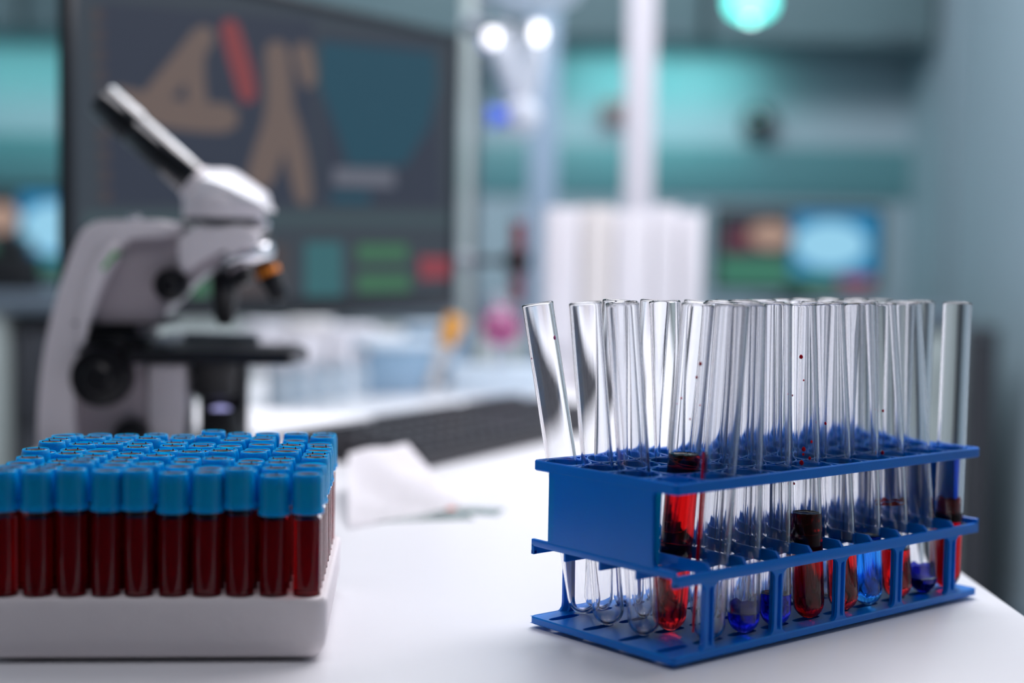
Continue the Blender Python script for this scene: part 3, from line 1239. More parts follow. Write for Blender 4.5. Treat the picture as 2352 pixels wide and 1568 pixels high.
def objective(p0, p1, r, ring, yoff=0.0):
    a = Vector(mp(*p0, dy=yoff))
    b = Vector(mp(*p1, dy=yoff * 1.3))
    T, L = frame_to(a, b)
    bm = nbm()
    lathe(bm, [(0, 0), (r * .8, 0), (r * .82, L * .12), (r, L * .14), (r, L * .62), (r * .86, L * .66), (r * .86, L * .86), (r * .5, L), (0, L)], 28, T=T)
    o = finish('objective', bm, M['black'], mic)
    bm = nbm()
    lathe(bm, [(r * .9, L * .26), (r * 1.03, L * .26), (r * 1.03, L * .40), (r * .9, L * .40)], 28, close=True, T=T)
    finish('colour_ring', bm, ring, o)
    bm = nbm()
    lathe(bm, [(r * .6, L * .0), (r * .9, L * .0), (r * .9, L * .11), (r * .6, L * .11)], 28, close=True, T=T)
    finish('thread_collar', bm, M['chrome'], o)


objective((516, 606), (516, 748), .0102, M['black'])
objective((600, 592), (645, 690), .0095, M['orange'])
objective((556, 600), (578, 652), .0090, M['mauve_panel'], -.016)
# focus knobs
for (px, py, r, ln, nm) in ((226, 868, .0235, .020, 'coarse_focus_knob'), (385, 655, .0135, .014, 'upper_knob')):
    p_ = at(px, py, MY - .040)
    x, z = p_.x, p_.z
    bm = nbm()
    T = Matrix.Translation((x, MY - .020, z)) @ Matrix.Rotation(PI / 2, 4, 'X') @ Matrix.Rotation(.0, 4, 'Z')
    lathe(bm, [(0, 0), (r, 0), (r, ln * .8), (r * .93, ln), (r * .55, ln + .001), (r * .5, ln + .006), (r * .42, ln + .008), (0, ln + .008)], 40, T=T)
    for v in bm.verts:
        pass
    finish(nm, bm, M['black'], mic, angle=35)
x, z = mxz(340, 700)
# stage
a = mxz(312, 792)
b = mxz(640, 828)
bm = nbm()
ux = math.cos(.28)
stg = [(-.064, -.052), (.060, -.052), (.072, .000), (.062, .052), (-.062, .052)]
cx_ = at(500, 800, MY).x
zt_, zb2 = at(500, 797, MY).z, at(500, 826, MY).z
A = []
B = []
for x_, y_ in stg:
    X = cx_ + x_ * math.cos(.10) - y_ * math.sin(.10)
    Y = MY + x_ * math.sin(.10) + y_ * math.cos(.10)
    A.append(bm.verts.new((X, Y, zt_)))
    B.append(bm.verts.new((X, Y, zb2)))
bm.faces.new(A)
bm.faces.new(list(reversed(B)))
for i in range(len(A)):
    j = (i + 1) % len(A)
    bm.faces.new((A[j], A[i], B[i], B[j]))
bmesh.ops.bevel(bm, geom=bm.edges[:], offset=.0015, segments=2, affect='EDGES')
finish('stage', bm, M['black'], mic, angle=35)
bm = nbm()
a, b = mxz(192, 736), mxz(400, 745)
box(bm, a[0], b[0], MY - .030, MY + .03, b[1], a[1], .001, 1)
a, b = mxz(205, 745), mxz(330, 790)
box(bm, a[0], b[0], MY - .024, MY + .024, b[1], a[1], .003, 2)
a, b = mxz(300, 770), mxz(352, 812)
box(bm, a[0], b[0], MY - .028, MY + .028, b[1], a[1], .003, 2)
finish('mechanical_stage', bm, M['black'], mic)
# glass slide and clips on the stage
bm = nbm()
box(bm, cx_ - .036, cx_ + .042, MY - .016, MY + .010, zt_ + .0002, zt_ + .0014)
slide = finish('glass_slide', bm, M['clear'])
tag(slide, 'clear glass slide under the microscope objective', 'slide')
bm = nbm()
box(bm, cx_ - .042, cx_ - .030, MY - .040, MY + .040, zt_ + .0016, zt_ + .010, .002, 2)
box(bm, cx_ - .030, cx_ + .03, MY + .014, MY + .022, zt_ + .0016, zt_ + .011, .002, 2)
finish('slide_holder', bm, M['holder'], mic)
bm = nbm()
a, b = mxz(442, 838), mxz(548, 1110)
box(bm, a[0], b[0], MY + .024, MY + .045, b[1], a[1], .003, 2)
finish('substage_column', bm, M['black_soft'], mic)
# condenser and lamp
bm = nbm()
x, z = mxz(493, 830)
z2 = mxz(493, 905)[1]
lathe(bm, [(0, zb2), (.0185, zb2), (.0185, zb2 - .012), (.0170, zb2 - .014), (.0170, z2), (.012, z2 - .003), (0, z2 - .003)], 36, T=Matrix.Translation((x, MY, 0)))
finish('condenser', bm, M['black_soft'], mic)
x, zq = mxz(508, 938)
bm = nbm()
lathe(bm, [(0, zq - .0005), (.012, zq - .0005), (.0135, zq - .003), (.0155, zq - .012), (.020, zq - .03), (.024, .035), (.024, .02), (0, .02)], 36, T=Matrix.Translation((x, MY - .002, 0)))
finish('lamp_housing', bm, M['black_soft'], mic)
bm = nbm()
lathe(bm, [(0, zq + .0025), (.004, zq + .002), (.0075, zq + .0005), (.0078, zq - .0004), (0, zq - .0004)], 28, T=Matrix.Translation((x, MY - .002, 0)))
finish('lamp_lens', bm, M['lens'], mic)
bm = nbm()
x0_, x1_ = mxz(105, 1100)[0], mxz(640, 1100)[0]
box(bm, x0_, x1_, MY - .065, MY + .065, 0, .034, .010, 3)
finish('base', bm, M['white_enamel'], mic)
x, z = mxz(613, 517)
bm = nbm()
rod(bm, (x - .010, MY - .012, z), (x + .004, MY - .016, z), .0035, seg=20, bev=.001)
finish('lock_screw', bm, M['chrome'], mic)
x, z = mxz(700 - 385, 488)
bm = nbm()
rod(bm, (mxz(310, 506)[0], MY, mxz(310, 508)[1]), (mxz(310, 506)[0], MY, mxz(310, 492)[1]), .005, seg=20, bev=.001)
finish('top_screw', bm, M['chrome'], mic)
x, z = mxz(322, 995)
bm = nbm()
rod(bm, (x, MY - .018, z), (x, MY - .034, z), .014, seg=28, bev=.002)
finish('tension_knob', bm, M['black'], mic)

# ------------------------------------------------------------------ large monitor on the table
PA = at(150, 400, 1.40)
PB = at(1048, 400, 1.90)
dirv = Vector((PB.x - PA.x, PB.y - PA.y, 0)).normalized()
ml = (Vector((PB.x, PB.y, 0)) - Vector((PA.x, PA.y, 0))).length
mang = math.atan2(dirv.y, dirv.x)
zmb, zmt = .122, .475
mon = thing('monitor', 'large black monitor on the table behind the microscope, showing scans and coloured tiles', 'monitor', (PA.x, PA.y, 0), mang)
monM = Matrix.Translation((PA.x, PA.y, 0)) @ Matrix.Rotation(mang, 4, 'Z')
monI = monM.inverted()


def on_screen(px, py, off=0.0):
    """photograph pixel -> local (x, z) on the monitor's face"""
    o_ = monI @ CAM
    d_ = (monI @ (CAM + ray(px, py))) - o_
    s = (off - o_.y) / d_.y
    P = o_ + d_ * s
    return (P.x, P.z)


bm = nbm()
box(bm, 0, ml, 0.0, .012, zmb, zmt, .002, 2)
box(bm, .10, ml - .10, .012, .04, zmb + .05, zmt - .05, .006, 2)
finish('housing', bm, M['bezel'], mon)
for nm, q in (('bezel', (0, ml, zmb, zmb + .018)), ('bezel', (0, ml, zmt - .010, zmt)), ('bezel', (0, .010, zmb + .018, zmt - .010)), ('bezel', (ml - .010, ml, zmb + .018, zmt - .010))):
    finish(nm, boxb(q[0], q[1], -.003, 0, q[2], q[3], bev=.0008), M['bezel'], mon)
smats = [scr('screen_field', (0.038, 0.050, 0.064)), scr('screen_viewport', (0.028, 0.036, 0.056)), scr('screen_bone', (0.135, 0.10, 0.088)),
         scr('screen_red', (0.20, 0.045, 0.05)), scr('screen_blue', (0.012, 0.060, 0.092)), scr('screen_teal', (0.035, 0.125, 0.14)),
         scr('screen_green', (0.045, 0.14, 0.075)), scr('screen_crimson', (0.24, 0.045, 0.06)), scr('screen_text', (0.12, 0.13, 0.165)), scr('screen_side', (0.060, 0.050, 0.052)),
         scr('screen_bar', (0.045, 0.072, 0.083))]
bm = nbm()


def patch(pts, mi, lay, raw=False):
    vs = []
    for p in pts:
        x_, z_ = p if raw else on_screen(*p)
        x_ = min(max(x_, .0105), ml - .0105)
        z_ = min(max(z_, zmb + .0185), zmt - .0105)
        vs.append(bm.verts.new((x_, -.0002 - .00012 * lay, z_)))
    try:
        f = bm.faces.new(vs)
        f.material_index = mi
    except ValueError:
        pass


def cap_line(pts, r):
    """outline of a thick polyline in pixels"""
    L_, R_ = [], []
    n_ = len(pts)
    for k, (x_, y_, w_) in enumerate(pts):
        a_ = pts[max(k - 1, 0)]
        b_ = pts[min(k + 1, n_ - 1)]
        dx, dy = b_[0] - a_[0], b_[1] - a_[1]
        l_ = math.hypot(dx, dy)
        nx_, ny_ = -dy / l_ * w_, dx / l_ * w_
        L_.append((x_ + nx_, y_ + ny_))
        R_.append((x_ - nx_, y_ - ny_))
    return smooth_poly(L_ + R_[::-1], 1)


patch([(.0105, zmb + .0185), (ml - .0105, zmb + .0185), (ml - .0105, zmt - .0105), (.0105, zmt - .0105)], 0, 0, True)
patch([(225, 5), (720, 45), (728, 470), (232, 470)], 1, 1)
patch([(735, 80), (1000, 105), (1015, 475), (735, 470)], 1, 1)
patch([(735, 95), (1000, 120), (1005, 200), (985, 290), (930, 380), (800, 380), (765, 280), (735, 200)], 4, 2)
patch(cap_line([(240, 215, 22), (330, 245, 34), (430, 268, 34), (545, 272, 34)], 0), 2, 2)
patch(cap_line([(480, 65, 26), (430, 135, 30), (372, 205, 30), (330, 250, 24)], 0), 2, 3)
patch(cap_line([(450, 110, 20), (446, 180, 22), (455, 255, 24)], 0), 2, 4)
patch(cap_line([(522, 45, 20), (540, 110, 24), (560, 175, 24), (572, 235, 18)], 0), 3, 2)
patch(cap_line([(632, 95, 26), (640, 180, 30), (642, 270, 32), (612, 360, 34), (590, 430, 30)], 0), 2, 2)
patch(cap_line([(645, 240, 26), (675, 330, 26), (690, 410, 24), (700, 470, 16)], 0), 2, 3)
patch(cap_line([(690, 100, 22), (705, 160, 22), (712, 200, 14)], 0), 2, 2)
for k in range(10):
    y_ = 20 + k * 46
    patch([(212 + k * 2, y_), (236 + k * 2, y_), (236 + k * 2, y_ + 30), (212 + k * 2, y_ + 30)], 9, 3)
patch([(765, 385), (905, 390), (905, 430), (765, 425)], 8, 3)
patch([(760, 440), (850, 440), (850, 470), (760, 468)], 4, 3)
patch([(190, 485), (1040, 490), (1042, 520), (190, 520)], 10, 1)
patch([(175, 545), (400, 545), (400, 700), (175, 700)], 10, 1)
patch([(700, 555), (785, 555), (787, 685), (700, 690)], 5, 2)
patch([(820, 560), (935, 560), (936, 598), (820, 600)], 6, 2)
patch([(820, 628), (940, 628), (942, 668), (820, 672)], 6, 2)
patch([(962, 588), (1032, 590), (1034, 640), (964, 642)], 7, 2)
patch([(440, 640), (480, 640), (480, 680), (440, 682)], 6, 2)
patch([(520, 560), (660, 560), (660, 690), (520, 695)], 9, 2)
o = finish('screen', bm, smats, mon, smooth=False)
o['label'] = 'lit screen with bone scans and coloured tiles'
bm = nbm()
box(bm, .09, ml / 2 + .05, .041, .060, zmb + .14, zmb + .20, .004, 2)
finish('support_arm', bm, M['bezel'], mon)
bm = nbm()
rod(bm, (.13, .085, .012), (.13, .085, zmb + .22), .016, seg=24, bev=.002)
finish('support_pole', bm, M['bezel'], mon)
finish('support_base', boxb(.085, .18, .04, .13, 0, .012, bev=.003), M['bezel'], mon)

# ------------------------------------------------------------------ keyboard
K0 = on_z(971, 1079)
K1 = on_z(1530, 955)
kd = Vector((K1.x - K0.x, K1.y - K0.y, 0))
ka = math.atan2(kd.y, kd.x)
KL, KW = .46, .168
kb = thing('keyboard', 'black computer keyboard lying aslant on the white table', 'keyboard', (K0.x, K0.y, 0), ka)
bm = nbm()
extr = [(0, .000), (KW, .000), (KW, .022), (.0, .012)]
A = [bm.verts.new((0, y, z)) for y, z in extr]
B = [bm.verts.new((KL, y, z)) for y, z in extr]
bm.faces.new(A)
bm.faces.new(list(reversed(B)))
for i in range(4):
    j = (i + 1) % 4
    bm.faces.new((A[j], A[i], B[i], B[j]))
bmesh.ops.bevel(bm, geom=bm.edges[:], offset=.002, segments=2, affect='EDGES')
finish('case', bm, M['kb'], kb)
bm = nbm()
for s, z in ((.0082, 0), (.0068, .006)):
    pass
v0 = [bm.verts.new((x * .0083, y * .0083, 0)) for x, y in ((-1, -1), (1, -1), (1, 1), (-1, 1))]
v1 = [bm.verts.new((x * .0066, y * .0066 + .0004, .006)) for x, y in ((-1, -1), (1, -1), (1, 1), (-1, 1))]
bm.faces.new(v1)
for i in range(4):
    j = (i + 1) % 4
    bm.faces.new((v0[i], v0[j], v1[j], v1[i]))
bm.faces.new(v0[::-1])
kk = finish('key', bm, M['key'], smooth=False)
kme = kk.data
bpy.data.objects.remove(kk)
for r_ in range(6):
    for c_ in range(22):
        if c_ in (15, 18 + 1) and r_ < 6 and c_ == 15:
            continue
        y = .018 + r_ * .0235 + (.006 if r_ == 5 else 0)
        x = .018 + c_ * .0198
        o = bpy.data.objects.new('key', kme)
        C.objects.link(o)
        o.parent = kb
        o.location = (x, y, .0125 + y * .057)

# ------------------------------------------------------------------ things lying on the table
# folded white tissue between tray and keyboard
bm = nbm()
NX, NY = 14, 14
c00, c10, c11, c01 = on_z(800, 1215), on_z(1075, 1165), on_z(915, 1012, .034), on_z(800, 1025, .034)
grid = []
for i in range(NX + 1):
    rowv = []
    for j in range(NY + 1):
        u_, v_ = i / NX, j / NY
        P = (c00 * (1 - u_) + c10 * u_) * (1 - v_) + (c01 * (1 - u_) + c11 * u_) * v_
        z = .0015 + .032 * (v_ / .86) ** 1.2 * (1 if v_ <= .86 else (1 - v_) / .14) + (.0022 * math.sin(u_ * 9 + v_ * 6) + .0012 * math.sin(13 * v_ - u_ * 5)) * math.sin(PI * v_)
        rowv.append(bm.verts.new((P.x, P.y, max(z, .0012))))
    grid.append(rowv)
for i in range(NX):
    for j in range(NY):
        bm.faces.new((grid[i][j], grid[i + 1][j], grid[i + 1][j + 1], grid[i][j + 1]))
bmesh.ops.solidify(bm, geom=bm.faces[:], thickness=.001)
o = finish('paper_tissue', bm, M['tissue'], angle=80)
tag(o, 'folded white paper tissue between the foam block and keyboard', 'tissue')
# clear slides with an orange-red smear
for k, (px, py, ang, lab) in enumerate(((960, 1190, .25, 'clear glass slide lying flat, left of the smeared one'), (1035, 1172, -.2, 'clear glass slide with an orange-red smear, on the table'))):
    P = on_z(px, py)
    t_ = thing('glass_slide', lab, 'slide', (P.x, P.y, 0), ang, 'glass slides on the table')
    finish('slide_glass', boxb(-.038, .038, -.013, .013, 0.0002, .0013, bev=.0002, seg=1), M['slide'], t_)
    if k:
        bm = nbm()
        lathe(bm, [(0, .0014), (.0042, .0014), (.0036, .0021), (0, .0024)], 20)
        finish('smear', bm, M['redspot'], t_)
# white folder resting on the keyboard's left end, printed sheet beyond it
P = on_z(715, 985, .0305)
Q = on_z(860, 964, .0305)
fa = math.atan2(Q.y - P.y, Q.x - P.x)
t_ = thing('paper_folder', 'white card folder resting on the far left end of the keyboard', 'folder', (Q.x, Q.y, .0), fa)
finish('back_cover', boxb(-.17, 0, 0, .225, .0300, .0308), M['paper'], t_, smooth=False)
finish('inner_sheets', boxb(-.167, -.003, .003, .22, .0309, .0325), M['paper'], t_, smooth=False)
finish('front_cover', boxb(-.17, 0, 0, .225, .0326, .0334), M['paper'], t_, smooth=False)
P = on_z(760, 835)
t_ = thing('paper_sheet', 'white sheet with grey printed lines, beyond the folder on the table', 'paper', (P.x, P.y, 0), .7)
finish('sheet', boxb(-.10, .10, -.14, .14, .0004, .0007), M['paper'], t_, smooth=False)
bm = nbm()
for q in range(6):
    box(bm, -.05, .06, -.10 + q * .012, -.094 + q * .012, .00071, .0008)
finish('printed_lines', bm, M['print'], t_, smooth=False)
for k in range(4):
    a_, b_ = at(565 + k * 98, 735, 2.34), at(655 + k * 98, 735, 2.34)
    t_ = thing('storage_box', 'white storage box under the monitor, %s from the left' % ord_word(k), 'box', (a_.x, 2.33, 0), 0, 'white boxes behind the monitor')
    w_ = b_.x - a_.x
    hh_ = a_.z - (.004, .0, .010, .022)[k]
    finish('box_body', boxb(0, w_, 0, .07, 0, hh_ - .018, bev=.002), M['binder'], t_)
    finish('box_lid', boxb(-.002, w_ + .002, -.002, .072, hh_ - .0178, hh_, bev=.002), M['binder2'] if k == 1 else M['binder'], t_)

# amber capped dropper tube leaning in a small beaker
P = on_z(985, 905)
Q = at(1046, 735, P.y + .03)
dt = thing('dropper_tube', 'slanted pale dropper tube with an amber cap, beyond the keyboard', 'dropper', (0, 0, 0))
bm = nbm()
A_ = Vector((P.x, P.y, .008))
rod(bm, A_, A_ + (Q - A_) * .62, .006, .011, 20)
finish('tube_body', bm, M['beige'], dt)
bm = nbm()
rod(bm, A_ + (Q - A_) * .62, Q + Vector((0, 0, .004)), .013, .014, 24, bev=.003)
finish('cap', bm, M['amber'], dt)
# pale blue plastic boxes among the glassware
for k, (px, py, y, wd, dp, hh, mt, lab) in enumerate((
        (905, 0, 2.02, .10, .06, .062, 'bluebox', 'pale blue plastic box under the monitor edge'),
        (1140, 0, 2.03, .12, .08, .030, 'bluebox2', 'ice blue low tray beneath the pink flask'),
        (1000, 0, 2.30, .09, .05, .075, 'bluebox', 'blue plastic box behind the amber-capped dropper'))):
    p = at(px, 800, y)
    t_ = thing('plastic_box', lab, 'box', (p.x, y, 0), 0.0 if k == 1 else .5, 'plastic boxes beyond the keyboard')
    finish('body', boxb(-wd / 2, wd / 2, -dp / 2, dp / 2, 0, hh, bev=.004, seg=2), M[mt], t_)
    finish('lid', boxb(-wd / 2 - .002, wd / 2 + .002, -dp / 2 - .002, dp / 2 + .002, hh + .0003, hh + .010, bev=.003, seg=2), M['bluebox2'], t_)
# a row of small clear vials with white caps under the monitor
for k in range(6):
    p = at(640 + k * 48, 800, 1.80 + .045 * k)
    t_ = thing('small_vial', 'small clear vial with white cap under the monitor, %s from the left' % ord_word(k), 'vial', (p.x, p.y, 0), 0, 'small vials under the monitor')
    bm = nbm()
    lathe(bm, [(0, 0), (.011, 0), (.012, .002), (.012, .038), (.008, .044), (.008, .048), (0, .048)], 20)
    finish('glass_body', bm, M['bluebox2'], t_)
    bm = nbm()
    lathe(bm, [(0, .0483), (.0095, .0483), (.0095, .058), (.0085, .060), (0, .060)], 20)
    finish('cap', bm, M['binder'], t_)
# low stacks of clear dishes
p = on_z(790, 860)
for k in range(3):
    t_ = thing('petri_dish', 'pale round dish under the monitor, left of the blue box, %s of the stack' % ('lowest', 'middle', 'topmost')[k], 'dish', (p.x, p.y + .16, k * .0146), 0, 'stacked dishes')
    bm = nbm()
    lathe(bm, [(0, 0), (.044, 0), (.045, .001), (.045, .0135), (.0435, .0135), (.0435, .0015), (0, .0015)], 36)
    finish('dish', bm, M['bluebox2'], t_)

# ------------------------------------------------------------------ stand with clamp, red tube, pink flask and glass funnel
SY = 2.12
sx = at(1092, 600, SY).x
st = thing('lab_stand', 'slim steel retort stand behind the monitor\'s right edge', 'lab stand', (sx, SY, 0))
finish('foot_plate', boxb(-.05, .05, -.008, .14, 0, .012, bev=.003), M['steel'], st)
bm = nbm()
rod(bm, (0, 0, .012), (0, 0, .66), .005, seg=16, bev=.001)
finish('rod', bm, M['steel'], st)
zc_ = at(1190, 600, SY).z
xc = at(1190, 600, SY).x - sx
bm = nbm()
rod(bm, (-.014, 0, zc_), (xc - .012, 0, zc_), .0055, seg=14)
finish('clamp_arm', bm, M['black_soft'], st)
bm = nbm()
rod(bm, (-.026, -.012, zc_), (-.006, -.012, zc_), .012, seg=20, bev=.003)
finish('clamp_screw', bm, M['holder'], st)
bm = nbm()
lathe(bm, [(.0125, -.013), (.018, -.013), (.018, .013), (.0125, .013)], 24, close=True, T=Matrix.Translation((xc, 0, zc_)))
finish('clamp_jaw', bm, M['black_soft'], st)
# upper clamp for the funnel
zf = at(1150, 60, SY).z
bm = nbm()
rod(bm, (0, 0, zf), (.035, 0, zf), .006, seg=14)
rod(bm, (-.02, 0, zf), (.0, 0, zf), .012, seg=14)
finish('clamp_arm', bm, M['steel'], st)
# red tube
zt_, zb_ = at(1190, 508, SY).z, at(1190, 705, SY).z
t_ = thing('red_tube', 'upright glass tube of red liquid held in the black clamp', 'tube', (sx + xc, SY, 0), 0)
bm = nbm()
lathe(bm, [(0, zb_), (.012, zb_ + .004), (.0122, zt_ + .02), (.011, zt_ + .02), (.011, zb_ + .006), (0, zb_ + .004)], 24)
finish('glass_body', bm, M['clear'], t_)
bm = nbm()
lathe(bm, [(0, zc_), (.0108, zc_), (.0108, zt_), (0, zt_)], 24)
finish('red_fill', bm, M['redflat'], t_)
bm = nbm()
lathe(bm, [(0, zb_ + .0065), (.0108, zb_ + .008), (.0108, zc_ - .0005), (0, zc_ - .0005)], 24)
finish('dark_fill', bm, M['darkredflat'], t_)
# pink flask
zt_, zb_ = at(1155, 705, SY).z, .031
xp = at(1152, 750, SY).x
t_ = thing('pink_flask', 'small round flask of pink liquid standing on the ice blue tray', 'flask', (xp, 2.03, 0), 0)
zz_ = at(1152, 752, 2.03).z
bm = nbm()
R_ = .027
pr = [(0, .0405), (.014, .0405)]
for k in range(2, 11):
    a = PI * k / 12
    pr.append((R_ * math.sin(a), zz_ - R_ * math.cos(a)))
pr += [(.009, zz_ + R_ + .004), (.009, zz_ + R_ + .02), (.011, zz_ + R_ + .022), (0, zz_ + R_ + .022)]
lathe(bm, pr, 32)
finish('glass_body', bm, M['clear'], t_)
bm = nbm()
pr = [(0, zz_ - R_ * .86)]
for k in range(3, 8):
    a = PI * k / 12
    pr.append((R_ * .94 * math.sin(a), zz_ - R_ * .94 * math.cos(a)))
pr += [(0, zz_ + R_ * .25)]
lathe(bm, pr, 28)
finish('liquid', bm, M['pink'], t_)
# hanging glass funnel: two pale limbs meeting in a rounded tip, blue stopcock
SY += .11
fn = thing('glass_funnel', 'hanging pale glass funnel with two bright spots and a blue stopcock', 'funnel', (0, 0, 0))
tL, tR, tB = at(1136, 60, SY), at(1232, 55, SY), at(1196, 262, SY)
bm = nbm()
rod(bm, tL, tB, .0225, .0170, 24, bev=.003)
finish('left_limb', bm, M['funnelglass'], fn)
bm = nbm()
rod(bm, tR + Vector((0, .004, 0)), tB + Vector((0.004, .004, 0)), .0215, .0150, 24, bev=.003)
finish('right_limb', bm, M['funnelglass'], fn)
bm = nbm()
lathe(bm, [(0, -.034), (.016, -.031), (.028, -.018), (.031, -.002), (.026, .012), (.015, .022), (0, .025)], 28, T=Matrix.Translation(tB))
finish('rounded_tip', bm, M['funnelglass'], fn)
bm = nbm()
p = at(1132, 268, SY - .026)
rod(bm, p + Vector((-.006, 0, 0)), p + Vector((.022, 0, 0)), .0165, .008, 24, bev=.002)
finish('stopcock', bm, M['bluestop'], fn)
bm = nbm()
p = at(1096, 100, SY)
rod(bm, p, at(1120, 100, SY), .010, .007, 20, bev=.002)
finish('side_plug', bm, M['bluestop'], fn)
for px, py in ((1130, 84), (1236, 76)):  # specular glints on the glass, made as glowing beads
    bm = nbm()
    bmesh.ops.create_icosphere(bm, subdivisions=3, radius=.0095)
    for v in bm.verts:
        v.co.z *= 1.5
    o = finish('glint_bead', bm, M['glint_glow'], fn)
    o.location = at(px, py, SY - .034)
    o['label'] = 'glowing bead standing in for a white glint'
bm = nbm()
lathe(bm, [(0, -.004), (.032, -.002), (.075, .02), (.095, .06), (.075, .10), (.02, .12), (0, .12)], 36, T=Matrix.Translation(at(1215, 30, SY + .05)))
finish('pear_bulb', bm, M['bluebox2'], fn)

SY -= .11
# ------------------------------------------------------------------ white binders and post
by = 2.16
labels = ['white ring binder standing leftmost beside the red tube', 'cream ring binder, second from the left of the row', 'white ring binder in the middle below the white post',
          'white ring binder, fourth in the row right of the post', 'white ring binder at the right end by the far screen']
edges = [1252, 1336, 1412, 1502, 1560, 1618]
for k in range(5):
    a, b = at(edges[k] + 3, 500, by), at(edges[k + 1] - 3, 500, by)
    hgt = at(1400, 470 + (8, 4, 12, 0, 14)[k], by).z
    wd = b.x - a.x
    t_ = thing('ring_binder', labels[k], 'binder', (a.x, by, 0), 0, 'white binders at the back of the table')
    mt = M['binder2'] if k == 1 else M['binder']
    finish('spine', boxb(0, wd, 0, .003, 0, hgt, bev=.001), mt, t_)
    finish('cover', boxb(0, .003, .0033, .20, 0, hgt, bev=.0008), mt, t_)
    finish('cover', boxb(wd - .003, wd, .0033, .20, 0, hgt, bev=.0008), mt, t_)
    finish('pages', boxb(.0035, wd - .0035, .0036, .19, .004, hgt - .02), M['pages'], t_)
    bm = nbm()
    lathe(bm, [(.006, 0), (.010, 0), (.010, .0015), (.006, .0015)], 20, close=True, T=Matrix.Translation((wd / 2, -.0002, .05)) @ Matrix.Rotation(PI / 2, 4, 'X'))
    finish('finger_ring', bm, M['chrome'], t_)
a, b = at(1437, 300, 2.55), at(1503, 300, 2.55)
tag(finish('white_post', boxb(a.x, b.x, 2.55, 2.60, Z_FLOOR, Z_CEIL, bev=.004), M['post']), 'white upright post rising behind the binders', 'post')
a, b = at(1215, 300, 3.1), at(1282, 300, 3.1)
tag(finish('blue_post', boxb(a.x, b.x, 3.1, 3.15, Z_FLOOR, Z_CEIL, bev=.004), M['alu']), 'pale blue metal post behind the glass funnel', 'post')
a, b = at(1062, 300, 3.3), at(1095, 300, 3.3)
tag(finish('grey_post', boxb(a.x, b.x, 3.3, 3.33, Z_FLOOR, Z_CEIL, bev=.004), M['door_grey']), 'narrow grey post by the monitor\'s right edge', 'post')

# ------------------------------------------------------------------ far counter, screens, cabinets
CY = 3.55
cz = .085
ct = thing('far_counter', 'grey counter along the far wall below the screens', 'counter', (0, 0, 0))
finish('worktop', boxb(XL + .01, 1.10, CY, Y1 - .013, cz - .04, cz, bev=.003), M['counter'], ct)
xs = [XL + .02, -1.75, -1.42, -.9, -.4, .1, .55, .965, 1.02]
for k in range(len(xs) - 1):
    mt = M['dark_gap'] if k in (1, 6) and False else M['door_grey']
base_x = [(-2.28, -1.72), (-1.70, -1.24), (-.9, -.42), (-.40, .08), (.10, .52), (.54, 1.10)]
for x0_, x1_ in base_x:
    t_ = thing('base_cabinet', 'grey base cabinet under the far counter, %s from the left' % ord_word(base_x.index((x0_, x1_))), 'cabinet', (0, 0, 0), 0, 'base cabinets under the far counter')
    finish('body', boxb(x0_, x1_, CY + .03, Y1 - .05, Z_FLOOR, cz - .045), M['door_grey'], t_)
    d_o = finish('door', boxb(x0_ + .01, x1_ - .01, CY + .012, CY + .029, Z_FLOOR + .08, cz - .06, bev=.002), M['door_grey'], t_)
    bm = nbm()
    rod(bm, (x1_ - .05, CY - .006, cz - .12), (x1_ - .05, CY - .006, cz - .24), .005, seg=12)
    finish('handle', bm, M['steel'], d_o)
t_ = thing('gap_darkener', 'dark drawer unit added to darken the gap under the far counter', 'cabinet', (-1.225, CY + .03, Z_FLOOR), 0)  # added so the open gap looks dark instead of showing the lit wall
finish('body', boxb(0, .30, .021, .5, 0, .76, bev=.003), M['dark_gap'], t_)
for k in range(3):
    d_o = finish('drawer', boxb(.008, .292, 0, .020, .02 + k * .245, .255 + k * .245, bev=.003), M['dark_gap'], t_)
    finish('handle', boxb(.09, .21, -.014, -.0002, .20 + k * .245, .212 + k * .245, bev=.002), M['steel'], d_o)
t_ = thing('waste_bin', 'dark bin in the gap of the far counter at the right', 'bin', (1.145, CY + .02, Z_FLOOR), 0)
bm = nbm()
lathe(bm, [(0, 0), (.034, 0), (.040, .76), (.042, .77), (.037, .77), (.031, .01), (0, .01)], 32)
finish('bin_body', bm, M['dark_gap'], t_)
bm = nbm()
lathe(bm, [(0, .775), (.042, .775), (.041, .79), (0, .80)], 32)
finish('bin_lid', bm, M['dark_gap'], t_)


